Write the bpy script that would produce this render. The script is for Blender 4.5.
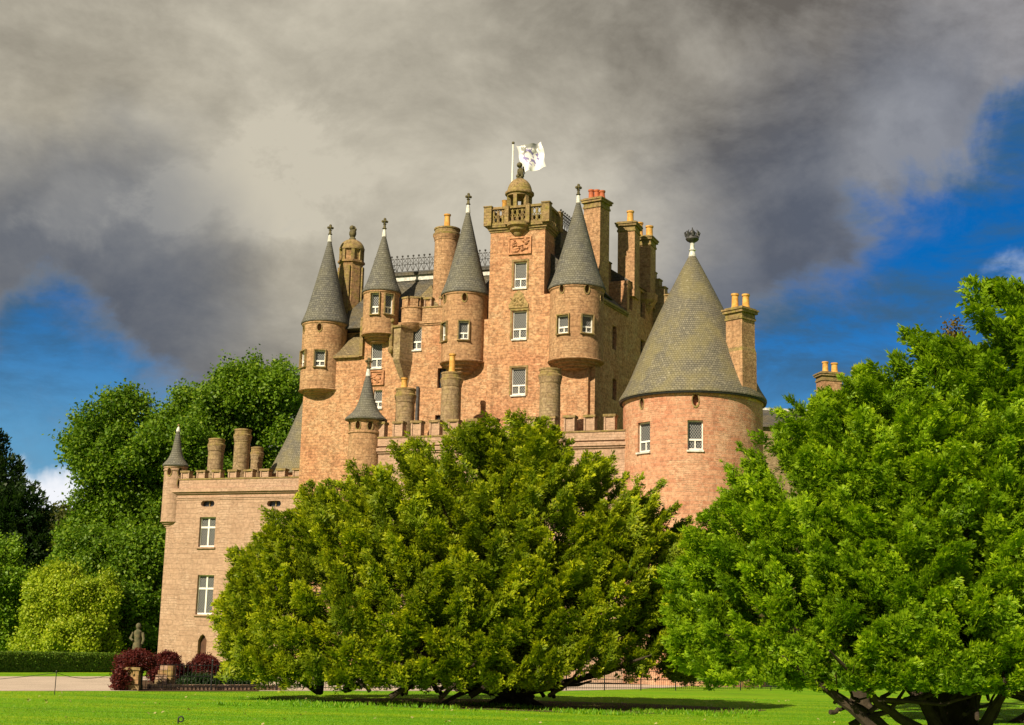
import bpy, bmesh, math, random
import numpy as np
from mathutils import Vector, Matrix
R = math.radians
random.seed(7)
RNG = np.random.default_rng(11)
scn = bpy.context.scene
for o in list(bpy.data.objects): bpy.data.objects.remove(o)

# ---------------------------------------------------------------- camera, sky, sun, exposure
W_, H_, F_ = 1024, 725, 50/36*1024
TH = R(11.44); CAMZ = 1.7
cam = bpy.data.cameras.new('camera'); camo = bpy.data.objects.new('camera', cam)
scn.collection.objects.link(camo); scn.camera = camo
cam.lens = 50; cam.sensor_width = 36; cam.clip_start = .1; cam.clip_end = 8000
camo.location = (0, 0, CAMZ); ROLL = R(1.4)
camo.rotation_euler = (Matrix.Rotation(math.pi/2+TH, 3, 'X') @ Matrix.Rotation(ROLL, 3, 'Z')).to_euler()
scn.render.resolution_x = W_; scn.render.resolution_y = H_
scn.view_settings.view_transform = 'Standard'; scn.view_settings.look = 'None'
scn.view_settings.gamma = 1; scn.view_settings.exposure = 0.6

SUN_AZ, SUN_EL = R(-145), R(37)      # azimuth from +Y, clockwise positive: behind the camera to the left
sd = Vector((math.sin(SUN_AZ)*math.cos(SUN_EL), math.cos(SUN_AZ)*math.cos(SUN_EL), math.sin(SUN_EL)))
sl = bpy.data.lights.new('sun', 'SUN'); sl.energy = 5.0; sl.angle = R(.5); sl.color = (1, .85, .60)
so = bpy.data.objects.new('sun', sl); scn.collection.objects.link(so)
so.rotation_euler = sd.to_track_quat('Z', 'Y').to_euler()

def ray(px, py):
    a = (px-W_/2)/F_; b = -(py-H_/2)/F_
    u, v = a*math.cos(ROLL)-b*math.sin(ROLL), a*math.sin(ROLL)+b*math.cos(ROLL)
    return Vector((u, math.cos(TH)-v*math.sin(TH), math.sin(TH)+v*math.cos(TH)))
def P(px, py, Y):
    d = ray(px, py); k = Y/d.y
    return Vector((d.x*k, Y, CAMZ+d.z*k))
def ZZ(py, Y, px=512): return P(px, py, Y).z

class NT:
    def __init__(s, nt): s.nt = nt; s.nt.nodes.clear()
    def n(s, t, **kw):
        nd = s.nt.nodes.new(t)
        for k, v in kw.items():
            if k.startswith('i_'):
                key = k[2:]; key = int(key) if key.isdigit() else key.replace('_', ' ')
                s.put(nd.inputs[key], v)
            else: setattr(nd, k, v)
        return nd
    def put(s, sock, v):
        if isinstance(v, bpy.types.NodeSocket): s.nt.links.new(v, sock)
        elif hasattr(v, 'outputs'): s.nt.links.new(v.outputs[0], sock)
        else:
            if isinstance(v, (tuple, list)) and len(v) == 3 and sock.type == 'RGBA': v = (*v, 1)
            sock.default_value = v
    def math(s, op, a, b=None, clamp=False):
        nd = s.nt.nodes.new('ShaderNodeMath'); nd.operation = op; nd.use_clamp = clamp
        s.put(nd.inputs[0], a)
        if b is not None: s.put(nd.inputs[1], b)
        return nd.outputs[0]
    def vmath(s, op, a, b=None, scale=None):
        nd = s.nt.nodes.new('ShaderNodeVectorMath'); nd.operation = op
        s.put(nd.inputs[0], a)
        if b is not None: s.put(nd.inputs[1], b)
        if scale is not None: s.put(nd.inputs['Scale'], scale)
        return nd.outputs['Value'] if op in ('DOT_PRODUCT', 'LENGTH') else nd.outputs[0]
    def mix(s, f, a, b, mode='MIX'):
        nd = s.nt.nodes.new('ShaderNodeMix'); nd.data_type = 'RGBA'; nd.blend_type = mode
        s.put(nd.inputs[0], f); s.put(nd.inputs[6], a); s.put(nd.inputs[7], b)
        return nd.outputs[2]
    def ramp(s, v, lo, hi, a=0., b=1., smooth=True):
        nd = s.nt.nodes.new('ShaderNodeMapRange'); nd.interpolation_type = 'SMOOTHSTEP' if smooth else 'LINEAR'
        for i, x in enumerate((v, lo, hi, a, b)): s.put(nd.inputs[i], x)
        return nd.outputs[0]
    def noise(s, vec, scale, detail=4, rough=.55, dist=0., col=False):
        nd = s.nt.nodes.new('ShaderNodeTexNoise')
        if vec is not None: s.put(nd.inputs['Vector'], vec)
        nd.inputs['Scale'].default_value = scale; nd.inputs['Detail'].default_value = detail
        nd.inputs['Roughness'].default_value = rough; nd.inputs['Distortion'].default_value = dist
        return nd.outputs[1 if col else 0]

# ---- sky: Nishita blue with a deck of storm cloud, laid out by direction
wd = bpy.data.worlds.new('World'); scn.world = wd; wd.use_nodes = True
t = NT(wd.node_tree)
tc = t.n('ShaderNodeTexCoord').outputs['Generated']
sky = t.n('ShaderNodeTexSky', sky_type='NISHITA', sun_disc=False, sun_elevation=SUN_EL, sun_rotation=SUN_AZ,
          altitude=60, air_density=1.0, dust_density=.6, ozone_density=3.0)
blue = t.mix(1., sky.outputs[0], (.006, .27, .56), 'MULTIPLY')
wob = t.noise(tc, 5.5, 6, .58, .4, col=True)
wob = t.vmath('SUBTRACT', wob, (.5, .5, .5)); wobs = t.vmath('SCALE', wob, scale=.15)
dirn = t.vmath('NORMALIZE', t.vmath('ADD', tc, wobs))
def blob(px, py, rdeg, soft, vec=None, sx=1):
    c = ray(px, py).normalized()
    d = t.vmath('DOT_PRODUCT', vec or dirn, tuple(c))
    a = math.cos(R(rdeg+soft)); b = math.cos(R(max(rdeg-soft, .05)))
    return t.ramp(d, a, b)
def mx(*a):
    r = a[0]
    for b in a[1:]: r = t.math('MAXIMUM', r, b)
    return r
clear = mx(blob(5, 430, 2.6, 2.6), blob(-50, 530, 5.8, 2.6), blob(130, 470, 2.2, 3.2), blob(60, 375, 1.0, 2.8), 
           blob(930, 290, 3.2, 1.6), blob(1010, 230, 4., 1.6), blob(1080, 160, 3.4, 1.6), blob(840, 400, 4.2, 2.2), blob(1150, 330, 7.5, 2))
sepz = t.n('ShaderNodeSeparateXYZ', i_0=tc).outputs[2]
# cloud brightness: wide soft tones, then billows
big = t.noise(t.vmath('MULTIPLY', tc, (1, 1, 1.5)), 3.4, 4, .55, .2)
fine = t.noise(t.vmath('MULTIPLY', tc, (1, 1, 1.5)), 9, 9, .66, .3)
str_ = t.noise(t.vmath('MULTIPLY', tc, (.7, .7, 2.2)), 15, 7, .62, .3)
lum = t.math('ADD', t.math('MULTIPLY', t.math('SUBTRACT', big, .5), .8), t.math('MULTIPLY', t.math('SUBTRACT', fine, .5), .85))
lum = t.math('ADD', lum, t.math('MULTIPLY', t.math('SUBTRACT', str_, .5), .22))
for (px, py, r, s_, k) in ((285, 172, 1.6, 2.4, .28), (70, 222, 1.0, 1.6, .5), (160, 205, .8, 1.6, .4), (930, 190, 1.2, 2.2, .35)):
    lum = t.math('ADD', lum, t.math('MULTIPLY', t.math('MULTIPLY', blob(px, py, r, s_), t.ramp(fine, .42, .66)), k))
bil = t.noise(t.vmath('MULTIPLY', tc, (1, 1, 1.25)), 6.5, 6, .6, .35); bil = t.math('MULTIPLY', t.math('ABSOLUTE', t.math('SUBTRACT', bil, .5)), 2.)
lum = t.math('ADD', lum, t.math('MULTIPLY', t.math('SUBTRACT', bil, .2), .55))
lum = t.math('ADD', lum, .44)
for (px, py, r, s, k) in ((60, 60, 9, 8, .16), (480, 20, 7, 6, .10), (120, 140, 4, 4, .10), (450, 200, 5, 5, .08), (290, 175, 1.2, 2.6, .17), (75, 222, .6, 1.6, .28), (165, 208, .5, 1.8, .22), (960, 150, 1.0, 2.2, .2), (840, 230, 1.5, 2.5, .10), (420, 60, 6, 6, .10), (500, 300, 6, 5, .20), (130, 215, 2, 2.5, .12), (1010, 60, 5, 4, .16), (920, 190, 2.0, 2.6, .22),
                          (250, 320, 5, 4, -.02), (70, 265, 3.2, 3, -.22), (700, 180, 9, 8, -.07), (790, 290, 4, 4, -.10), (700, 40, 6, 6, -.1), (380, 125, 2.0, 3, -.14), (620, 330, 4, 4, .05)):
    lum = t.math('ADD', lum, t.math('MULTIPLY', blob(px, py, r, s), k))
lum = t.math('MINIMUM', t.math('MAXIMUM', t.math('ADD', t.math('MULTIPLY', t.math('SUBTRACT', lum, .45), 1.25), .455), .04), 1.4)
warm = blob(200, 20, 19, 15, tc)
cdark = t.mix(warm, (.095, .088, .095), (.145, .128, .100)); clite = t.mix(warm, (.48, .475, .50), (.60, .55, .44))
ccol = t.mix(lum, cdark, clite)
low = t.ramp(sepz, .08, .25, 1, 0)
blue2 = t.mix(t.math('MULTIPLY', low, .9), blue, (1.1, 2.7, 4.0))
# puffs: the small white cloud low on the left, the wisp on the right
pn = t.math('MULTIPLY', blob(35, 512, 1.35, .5), 1.)
wis = t.math('MULTIPLY', blob(995, 270, .5, .8), t.ramp(fine, .4, .62))
wis2 = t.math('MULTIPLY', t.ramp(fine, .55, .8), .25)
bruise = mx(blob(80, 300, 4.5, 4.5), blob(870, 330, 6.5, 5), blob(960, 200, 4, 4), blob(760, 330, 2, 4))
ccol = t.mix(t.math('MULTIPLY', bruise, .62), ccol, (.080, .115, .185))
ccol10 = t.vmath('SCALE', ccol, scale=6.6)
rag = t.noise(t.vmath('MULTIPLY', tc, (1, 1, 1.6)), 11, 8, .66, .3)
clear = t.ramp(t.math('ADD', clear, t.math('MULTIPLY', t.math('SUBTRACT', rag, .5), 1.3)), .20, 1.05)
streak = t.math('MULTIPLY', t.ramp(t.noise(t.vmath('MULTIPLY', tc, (1, 1, 2.6)), 7, 7, .66, .4), .38, .64), t.ramp(sepz, .12, .22, .15, .9))
blue2 = t.mix(streak, blue2, (.30, .80, 1.45))
rim = t.math('MULTIPLY', t.math('MULTIPLY', clear, t.math('SUBTRACT', 1., clear)), 1.5)
ccol = t.mix(t.math('MULTIPLY', rim, .55), ccol, (.34, .38, .43)); ccol10 = t.vmath('SCALE', ccol, scale=6.6)
cover = t.math('SUBTRACT', 1., clear)
c1 = t.mix(cover, blue2, ccol10)
c1 = t.mix(pn, c1, (6.0, 6.1, 6.4)); c1 = t.mix(t.math('MULTIPLY', wis, .45), c1, (4.2, 4.8, 5.8))
bg = t.n('ShaderNodeBackground', i_Color=c1, i_Strength=.1)
t.n('ShaderNodeOutputWorld', i_Surface=bg)

# ---------------------------------------------------------------- materials
MATS = {}
def mat(name):
    m = bpy.data.materials.new(name); m.use_nodes = True; MATS[name] = m
    return m, NT(m.node_tree)
def finish(t, col, rough=.8, bump=None, bs=.3, bd=.03, spec=.3, metal=0):
    b = t.n('ShaderNodeBsdfPrincipled', i_Base_Color=col, i_Roughness=rough, i_Metallic=metal)
    b.inputs['Specular IOR Level'].default_value = spec
    if bump is not None:
        bn = t.n('ShaderNodeBump', i_Strength=bs, i_Distance=bd, i_Height=bump); t.put(b.inputs['Normal'], bn.outputs[0])
    t.n('ShaderNodeOutputMaterial', i_Surface=b.outputs[0])

def stone(name, c1, c2, c3, mortar, bw=.62, rh=.27, msz=.018, warp=.10, lichen=0, mot=1., patch=(.55, .42, .32), pk=.4, streak=.35):
    m, t = mat(name)
    uv = t.n('ShaderNodeTexCoord').outputs['UV']; ob = t.n('ShaderNodeNewGeometry').outputs['Position']
    w = t.vmath('SCALE', t.vmath('SUBTRACT', t.noise(uv, 1.3, 3, .6, col=True), (.5, .5, .5)), scale=warp)
    br = t.n('ShaderNodeTexBrick', i_Vector=t.vmath('ADD', uv, w), i_Color1=c1, i_Color2=c2, i_Mortar=mortar, i_Scale=1., offset=.5, squash=1.35, squash_frequency=3)
    br.inputs['Mortar Size'].default_value = msz; br.inputs['Mortar Smooth'].default_value = .25
    br.inputs['Brick Width'].default_value = bw; br.inputs['Row Height'].default_value = rh; br.inputs['Bias'].default_value = -.1
    # second, smaller coursing breaks the rhythm
    br2 = t.n('ShaderNodeTexBrick', i_Vector=t.vmath('ADD', t.vmath('ADD', uv, w), (.37, .11, 0)), i_Color1=c3, i_Color2=c1, i_Mortar=mortar, i_Scale=1., offset=.37)
    br2.inputs['Mortar Size'].default_value = msz; br2.inputs['Mortar Smooth'].default_value = .3
    br2.inputs['Brick Width'].default_value = bw*.63; br2.inputs['Row Height'].default_value = rh*.5; br2.inputs['Bias'].default_value = .1
    sel = t.ramp(t.noise(ob, .8, 3, .6), .5, .56)
    col = t.mix(sel, br.outputs[0], br2.outputs[0])
    n1 = t.noise(ob, .35, 5, .6); col = t.mix(t.math('MULTIPLY', t.ramp(n1, .45, .7), pk), col, patch)
    n2 = t.noise(t.vmath('MULTIPLY', ob, (1, 1, .22)), 1.4, 5, .65)
    col = t.mix(t.math('MULTIPLY', t.ramp(n2, .52, .8), streak), col, tuple(x*.42 for x in c2), 'MIX')
    n3 = t.noise(ob, 5, 5, .75); n4 = t.noise(t.vmath('MULTIPLY', ob, (1, 1, 2.2)), 2.6, 4, .7)
    col = t.mix(.75*mot, col, t.mix(t.ramp(n3, .3, .7), (.5, .46, .42), (1.45, 1.45, 1.45)), 'MULTIPLY')
    col = t.mix(t.ramp(n4, .56, .70, 0, .5*mot), col, tuple(min(x*1.35, .8) for x in c3))
    col = t.mix(t.ramp(n4, .42, .30, 0, .45*mot), col, tuple(x*.55 for x in c2))
    if lichen: col = t.mix(t.math('MULTIPLY', t.ramp(t.noise(ob, 2.3, 5, .7), .47, .6), lichen), col, (.30, .27, .05))
    h = t.math('ADD', t.math('MULTIPLY', t.mix(sel, br.outputs[1], br2.outputs[1]), -1.), t.math('MULTIPLY', n3, .9))
    finish(t, col, .92, h, .8, .05, .15)
    return m
stone('stone_pink', (0.492, 0.277, 0.153), (0.367, 0.202, 0.115), (0.531, 0.355, 0.216), (0.449, 0.298, 0.188), bw=.55, rh=.21, msz=.012, warp=.28, patch=(0.392, 0.176, 0.098), pk=.6, streak=.6, mot=1.15)
stone('stone_tower', (.50, .275, .175), (.43, .20, .125), (.55, .35, .235), (.54, .37, .26), bw=.7, rh=.25, warp=.2, msz=.013, patch=(.42, .17, .105), pk=.65, streak=.5, mot=.75)
stone('stone_turret', (0.408, 0.250, 0.141), (0.320, 0.190, 0.109), (0.434, 0.281, 0.167), (0.331, 0.220, 0.135), bw=.62, rh=.34, msz=.010, warp=.04, patch=(0.311, 0.164, 0.092), pk=.5, streak=.45)
stone('stone_tan', (0.404, 0.272, 0.200), (0.346, 0.226, 0.162), (0.443, 0.309, 0.234), (0.396, 0.281, 0.205), bw=.85, rh=.36, msz=.010, warp=.05, patch=(0.481, 0.319, 0.230), pk=.4, streak=.25, mot=.55)
stone('stone_grey', (.30, .22, .135), (.25, .18, .11), (.32, .25, .155), (.22, .165, .11), bw=.6, rh=.34, msz=.009, warp=.03, lichen=.12, patch=(.23, .165, .10), streak=.5)
stone('stone_trim', (.27, .19, .10), (.20, .15, .07), (.30, .21, .11), (.17, .12, .07), bw=1.1, rh=.4, msz=.006, warp=.01, lichen=.35, patch=(.17, .125, .06))
stone('stone_lichen', (.33, .20, .11), (.25, .15, .08), (.35, .23, .12), (.22, .15, .08), bw=.6, rh=.32, msz=.01, warp=.02, lichen=.35, patch=(.24, .15, .08), streak=.5)

def slate(name, a, b, lich, lk, rh=.2, bw=.3):
    m, t = mat(name)
    uv = t.n('ShaderNodeTexCoord').outputs['UV']; ob = t.n('ShaderNodeNewGeometry').outputs['Position']
    w = t.vmath('SCALE', t.vmath('SUBTRACT', t.noise(uv, 2.5, 2, .6, col=True), (.5, .5, .5)), scale=.03)
    br = t.n('ShaderNodeTexBrick', i_Vector=t.vmath('ADD', uv, w), i_Color1=a, i_Color2=b, i_Mortar=tuple(x*.35 for x in a), i_Scale=1.)
    br.inputs['Mortar Size'].default_value = .016; br.inputs['Mortar Smooth'].default_value = .5
    br.inputs['Brick Width'].default_value = bw; br.inputs['Row Height'].default_value = rh
    n1 = t.noise(ob, .7, 5, .65); n2 = t.noise(ob, 5, 4, .7)
    col = t.mix(t.math('MULTIPLY', t.ramp(n1, .38, .66), lk), br.outputs[0], lich)
    col = t.mix(t.ramp(n2, .56, .70, 0, .5), col, tuple(min(x*2.1, .5) for x in a))
    col = t.mix(t.ramp(n2, .40, .28, 0, .6), col, tuple(x*.4 for x in a))
    h = t.math('ADD', t.math('MULTIPLY', br.outputs[1], -1.), n2)
    finish(t, col, .75, h, .8, .04, .25)
slate('slate_cone', (.16, .157, .14), (.095, .095, .095), (.17, .158, .10), .4, rh=.17, bw=.24)
slate('slate_big', (.19, .175, .135), (.125, .118, .098), (.22, .19, .085), .6, rh=.15, bw=.22)
slate('slate_roof', (.10, .095, .085), (.06, .06, .06), (.14, .11, .05), .5)
slate('slate_warm', (.20, .155, .09), (.14, .11, .07), (.20, .16, .06), .5)

def plain(name, c, rough=.6, c2=None, sc=6, metal=0, spec=.3, bs=.2):
    m, t = mat(name); ob = t.n('ShaderNodeNewGeometry').outputs['Position']
    n = t.noise(ob, sc, 4, .65); c2 = c2 or tuple(x*.7 for x in c)
    finish(t, t.mix(t.ramp(n, .35, .65), c2, c), rough, n, bs, .02, spec, metal)
plain('white_paint', (.80, .80, .78), .45, (.70, .69, .65))
plain('lead_white', (.68, .68, .64), .5, (.40, .40, .38))
plain('iron', (.03, .03, .033), .5, (.02, .02, .02), metal=.3)
plain('iron_grey', (.085, .085, .09), .5, (.05, .05, .05), metal=.3)
plain('pot_yellow', (.62, .36, .10), .7, (.45, .22, .04), 4)
plain('pot_red', (.45, .13, .05), .7, (.33, .09, .04), 4)
plain('bronze', (.13, .11, .05), .7, (.07, .06, .03), 5)
plain('carved_pink', (.56, .28, .15), .9, (.30, .15, .08), 4, bs=.8)
plain('carved_olive', (.40, .28, .13), .9, (.20, .15, .06), 4, bs=.8)
plain('door_wood', (.10, .045, .025), .6, (.06, .03, .02), 3)
plain('statue_stone', (.13, .115, .06), .9, (.07, .075, .04), 8, bs=.6)
plain('rope', (.06, .055, .05), .9)
plain('gutter', (.42, .40, .36), .6)
plain('bark', (.055, .040, .027), .95, (.035, .026, .018), 6, bs=.9)
plain('bark_red', (.11, .065, .04), .95, (.045, .028, .018), 5, bs=.9)
def glass(name, dark=(.035, .04, .05), lead=(.22, .22, .21), lattice=True):
    m, t = mat(name); uv = t.n('ShaderNodeTexCoord').outputs['UV']
    s = t.n('ShaderNodeSeparateXYZ', i_0=uv)
    if lattice:
        a = t.math('ADD', t.math('MULTIPLY', s.outputs[0], 7.), t.math('MULTIPLY', s.outputs[1], 5.)); b = t.math('SUBTRACT', t.math('MULTIPLY', s.outputs[0], 7.), t.math('MULTIPLY', s.outputs[1], 5.))
        la = t.math('ABSOLUTE', t.math('SUBTRACT', t.math('FRACT', a), .5)); lb = t.math('ABSOLUTE', t.math('SUBTRACT', t.math('FRACT', b), .5))
        k = t.ramp(t.math('MAXIMUM', la, lb), .36, .42)
        col = t.mix(k, dark, lead)
    else: k = 0.; col = dark
    n = t.noise(uv, 3, 2)
    finish(t, col, t.mix(k, (.08, .08, .08), (.5, .5, .5)) if lattice else .08, n, .15, .01, .6)
glass('glass_lattice'); glass('glass_plain', lattice=False); glass('glass_net', (.16, .16, .165), (.34, .34, .33))

def leafmat(name, dark, lite, tip, trans=.35, gl=.25):
    m, t = mat(name)
    a = t.n('ShaderNodeAttribute', attribute_name='tone'); s = t.n('ShaderNodeSeparateColor', i_0=a.outputs['Color'])
    col = t.mix(s.outputs[0], dark, lite); col = t.mix(s.outputs[1], col, tip)
    d = t.n('ShaderNodeBsdfPrincipled', i_Base_Color=col, i_Roughness=.5); d.inputs['Specular IOR Level'].default_value = gl
    tr = t.n('ShaderNodeBsdfTranslucent', i_Color=t.mix(1., col, (1.25, 1.35, .5), 'MULTIPLY'))
    mx_ = t.n('ShaderNodeMixShader', i_0=trans, i_1=d.outputs[0], i_2=tr.outputs[0])
    t.n('ShaderNodeOutputMaterial', i_Surface=mx_.outputs[0])
leafmat('leaf_yew', (.055, .115, .006), (.25, .34, .008), (.74, .72, .018))
leafmat('leaf_yew_green', (.065, .16, .006), (.26, .43, .008), (.66, .78, .02))
leafmat('leaf_broad', (.045, .115, .007), (.155, .265, .011), (.30, .40, .022))
leafmat('leaf_dark', (.010, .030, .008), (.022, .055, .010), (.05, .08, .012))
leafmat('leaf_lime', (.17, .26, .012), (.36, .45, .018), (.58, .60, .04))
leafmat('leaf_bright', (.09, .19, .012), (.20, .34, .015), (.34, .44, .03))
leafmat('leaf_olive', (.05, .065, .012), (.09, .11, .018), (.16, .14, .02))
leafmat('leaf_brown', (.10, .075, .015), (.17, .12, .02), (.13, .16, .02))
leafmat('leaf_red', (.055, .010, .012), (.12, .018, .016), (.22, .05, .03))
leafmat('leaf_hedge', (.06, .12, .008), (.12, .21, .012), (.18, .25, .02), .2)
leafmat('leaf_fallen', (.24, .20, .05), (.36, .33, .10), (.42, .38, .18), .2)
leafmat('blade', (.085, .23, .004), (.16, .34, .005), (.26, .38, .02), .35)

m, t = mat('lawn')
ob = t.n('ShaderNodeNewGeometry').outputs['Position']
n1 = t.noise(t.vmath('MULTIPLY', ob, (.35, 1, 1)), .25, 4, .6); n2 = t.noise(ob, 3.5, 5, .7); n3 = t.noise(ob, 26, 3, .7)
c = t.mix(t.ramp(n1, .35, .65), (.085, .25, .004), (.15, .32, .005))
c = t.mix(t.ramp(t.noise(t.vmath('MULTIPLY', ob, (.25, 1.2, 1)), .35, 4, .65), .42, .62, 0, .8), c, (.27, .37, .008)); c = t.mix(t.ramp(t.noise(t.vmath('MULTIPLY', ob, (.3, 1.3, 1)), .5, 5, .7), .5, .36, 0, .75), c, (.05, .15, .006)); c = t.mix(t.ramp(n2, .4, .72), c, (.18, .34, .008)); c = t.mix(t.ramp(n3, .5, .3, 0, .6), c, (.07, .20, .004))
c = t.mix(t.ramp(t.noise(ob, 5.5, 2, .5), .70, .74, 0, .55), c, (.38, .40, .10))
finish(t, c, .9, t.math('ADD', n2, n3), .6, .06, .1)
m, t = mat('gravel')
ob = t.n('ShaderNodeNewGeometry').outputs['Position']
n1 = t.noise(ob, .5, 4, .6); n2 = t.noise(ob, 22, 4, .75)
c = t.mix(t.ramp(n1, .35, .65), (.38, .31, .25), (.47, .385, .315)); c = t.mix(t.ramp(n2, .45, .65), c, (.60, .50, .42)); c = t.mix(t.ramp(n2, .42, .3), c, (.22, .17, .13))
finish(t, c, .95, n2, .6, .03, .1)
m, t = mat('soil')
ob = t.n('ShaderNodeNewGeometry').outputs['Position']; n1 = t.noise(ob, 4, 5, .7)
finish(t, t.mix(n1, (.035, .022, .012), (.12, .075, .045)), .95, n1, .7, .05, .1)
m, t = mat('flag_cloth')
uv = t.n('ShaderNodeTexCoord').outputs['UV']; s = t.n('ShaderNodeSeparateXYZ', i_0=uv)
dx = t.math('ABSOLUTE', t.math('SUBTRACT', s.outputs[0], .5)); dy = t.math('ABSOLUTE', t.math('SUBTRACT', s.outputs[1], .55))
n = t.noise(uv, 6.5, 2, .5, .5); n_ = t.noise(uv, 5, 2, .5, .6)
ring = t.math('MULTIPLY', t.ramp(t.math('ADD', t.math('POWER', dx, 2.), t.math('POWER', dy, 2.)), .17, .10), t.ramp(n, .50, .56))
top = t.math('MULTIPLY', t.ramp(s.outputs[1], .60, .70), t.math('MULTIPLY', t.ramp(n_, .38, .5), t.ramp(dx, .44, .34)))
c = t.mix(t.math('MULTIPLY', ring, .85), (.86, .85, .88), (.16, .12, .42)); c = t.mix(t.math('MULTIPLY', top, .8), c, (.13, .14, .12))
fold_shade = t.math('MULTIPLY', t.ramp(t.math('ADD', s.outputs[1], t.math('MULTIPLY', n_, .15)), .86, .92), t.math('MULTIPLY', t.ramp(s.outputs[0], .25, .4), t.ramp(s.outputs[0], .97, .85))); c = t.mix(t.math('MULTIPLY', fold_shade, .8), c, (.16, .17, .17))  # shade of the folded upper edge, painted dark grey into the cloth colour
finish(t, c, .8, None)

# ---------------------------------------------------------------- mesh helpers
def setp(o, label=None, cat=None, group=None, kind=None):
    if label: o['label'] = label
    if cat: o['category'] = cat
    if group: o['group'] = group
    if kind: o['kind'] = kind
    return o
ORG = {}
def thing(name, loc, label, cat, group=None):
    o = bpy.data.objects.new(name, None); scn.collection.objects.link(o)
    o.location = loc; ORG[o.name] = Vector(loc); o.empty_display_size = .5
    return setp(o, label, cat, group)
class MB:
    def __init__(s): s.v = []; s.f = []; s.m = []; s.uv = []; s.mats = []; s.sm = []
    def mi(s, m):
        if m not in s.mats: s.mats.append(m)
        return s.mats.index(m)
    def face(s, pts, m, uvs=None, smooth=False):
        b = len(s.v); s.v += [tuple(p) for p in pts]; s.f.append(tuple(range(b, b+len(pts))))
        s.m.append(s.mi(m)); s.sm.append(smooth)
        if uvs is None: uvs = s.autouv(pts)
        s.uv += uvs
    def autouv(s, pts):
        a = [Vector(p) for p in pts]; n = Vector((0, 0, 0))
        for i in range(len(a)): n += a[i].cross(a[(i+1) % len(a)])
        if n.length < 1e-12: return [(0, 0)]*len(a)
        n.normalize()
        if abs(n.z) > .97: return [(p.x, p.y) for p in a]
        u = Vector((-n.y, n.x, 0)).normalized(); v = n.cross(u)
        return [(p.dot(u), p.dot(v) if abs(n.z) > .1 else p.z) for p in a]
    def prism(s, poly, z0, z1, m, top=None, taper=None):
        n = len(poly); ar = sum(poly[i][0]*poly[(i+1) % n][1]-poly[(i+1) % n][0]*poly[i][1] for i in range(n))
        if ar < 0: poly = poly[::-1]
        up = taper if taper else poly
        if taper and ar < 0: up = taper[::-1]
        for i in range(n):
            a, b = poly[i], poly[(i+1) % n]; c, d = up[(i+1) % n], up[i]
            s.face([(a[0], a[1], z0), (b[0], b[1], z0), (c[0], c[1], z1), (d[0], d[1], z1)], m)
        s.face([(p[0], p[1], z1) for p in up], top or m)
        s.face([(p[0], p[1], z0) for p in reversed(poly)], m)
        return s
    def box(s, c, hx, hy, hz, m, ang=0., tilt=0.):
        """centre, half sizes, rotation about z (ang)"""
        ca, sa = math.cos(ang), math.sin(ang)
        q = [(c[0]+x*ca-y*sa, c[1]+x*sa+y*ca) for x, y in ((-hx, -hy), (hx, -hy), (hx, hy), (-hx, hy))]
        return s.prism(q, c[2]-hz, c[2]+hz, m)
    def obox(s, c, u, n, hu, hn, hz, m):
        """box with horizontal axis u, outward n"""
        c = Vector(c); q = []
        for a, b in ((-1, -1), (1, -1), (1, 1), (-1, 1)):
            p = c+u*(a*hu)+n*(b*hn); q.append((p.x, p.y))
        return s.prism(q, c.z-hz, c.z+hz, m)
    def lathe(s, c, prof, m, seg=40, cap=True, a0=0, smooth=True, mats=None):
        cx, cy = c; dist = 0; rm = max(r for r, z in prof)
        for k in range(len(prof)-1):
            (r0, z0), (r1, z1) = prof[k], prof[k+1]; dl = math.hypot(r1-r0, z1-z0)
            mm = mats[k] if mats else m
            for i in range(seg):
                a, b = a0+2*math.pi*i/seg, a0+2*math.pi*(i+1)/seg
                p = [(cx+r0*math.cos(a), cy+r0*math.sin(a), z0), (cx+r0*math.cos(b), cy+r0*math.sin(b), z0),
                     (cx+r1*math.cos(b), cy+r1*math.sin(b), z1), (cx+r1*math.cos(a), cy+r1*math.sin(a), z1)]
                ua, ub = a*rm, b*rm
                uv = [(ua, dist), (ub, dist), (ub, dist+dl), (ua, dist+dl)]
                if r1 < 1e-4: p.pop(); uv.pop()
                elif r0 < 1e-4: p.pop(1); uv.pop(1)
                s.face(p, mm, uv, smooth)
            dist += dl
        if cap:
            for (r, z), rev in ((prof[0], True), (prof[-1], False)):
                if r > 1e-4:
                    q = [(cx+r*math.cos(a0+2*math.pi*i/seg), cy+r*math.sin(a0+2*math.pi*i/seg), z) for i in range(seg)]
                    s.face(q[::-1] if rev else q, m)
        return s
    def tube(s, pts, rad, m, seg=7):
        pts = [Vector(p) for p in pts]
        if not isinstance(rad, (list, tuple)): rad = [rad]*len(pts)
        rings = []
        ref = Vector((.31, .17, .93))
        for i, p in enumerate(pts):
            d = (pts[min(i+1, len(pts)-1)]-pts[max(i-1, 0)]).normalized()
            a = d.cross(ref)
            if a.length < .1: a = d.cross(Vector((1, 0, 0)))
            a.normalize(); b = d.cross(a)
            rings.append([p+(a*math.cos(2*math.pi*k/seg)+b*math.sin(2*math.pi*k/seg))*rad[i] for k in range(seg)])
        for i in range(len(pts)-1):
            for k in range(seg):
                k2 = (k+1) % seg
                s.face([rings[i][k2], rings[i][k], rings[i+1][k], rings[i+1][k2]], m, None, True)
        s.face(rings[0], m); s.face(rings[-1][::-1], m)
        return s
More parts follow.
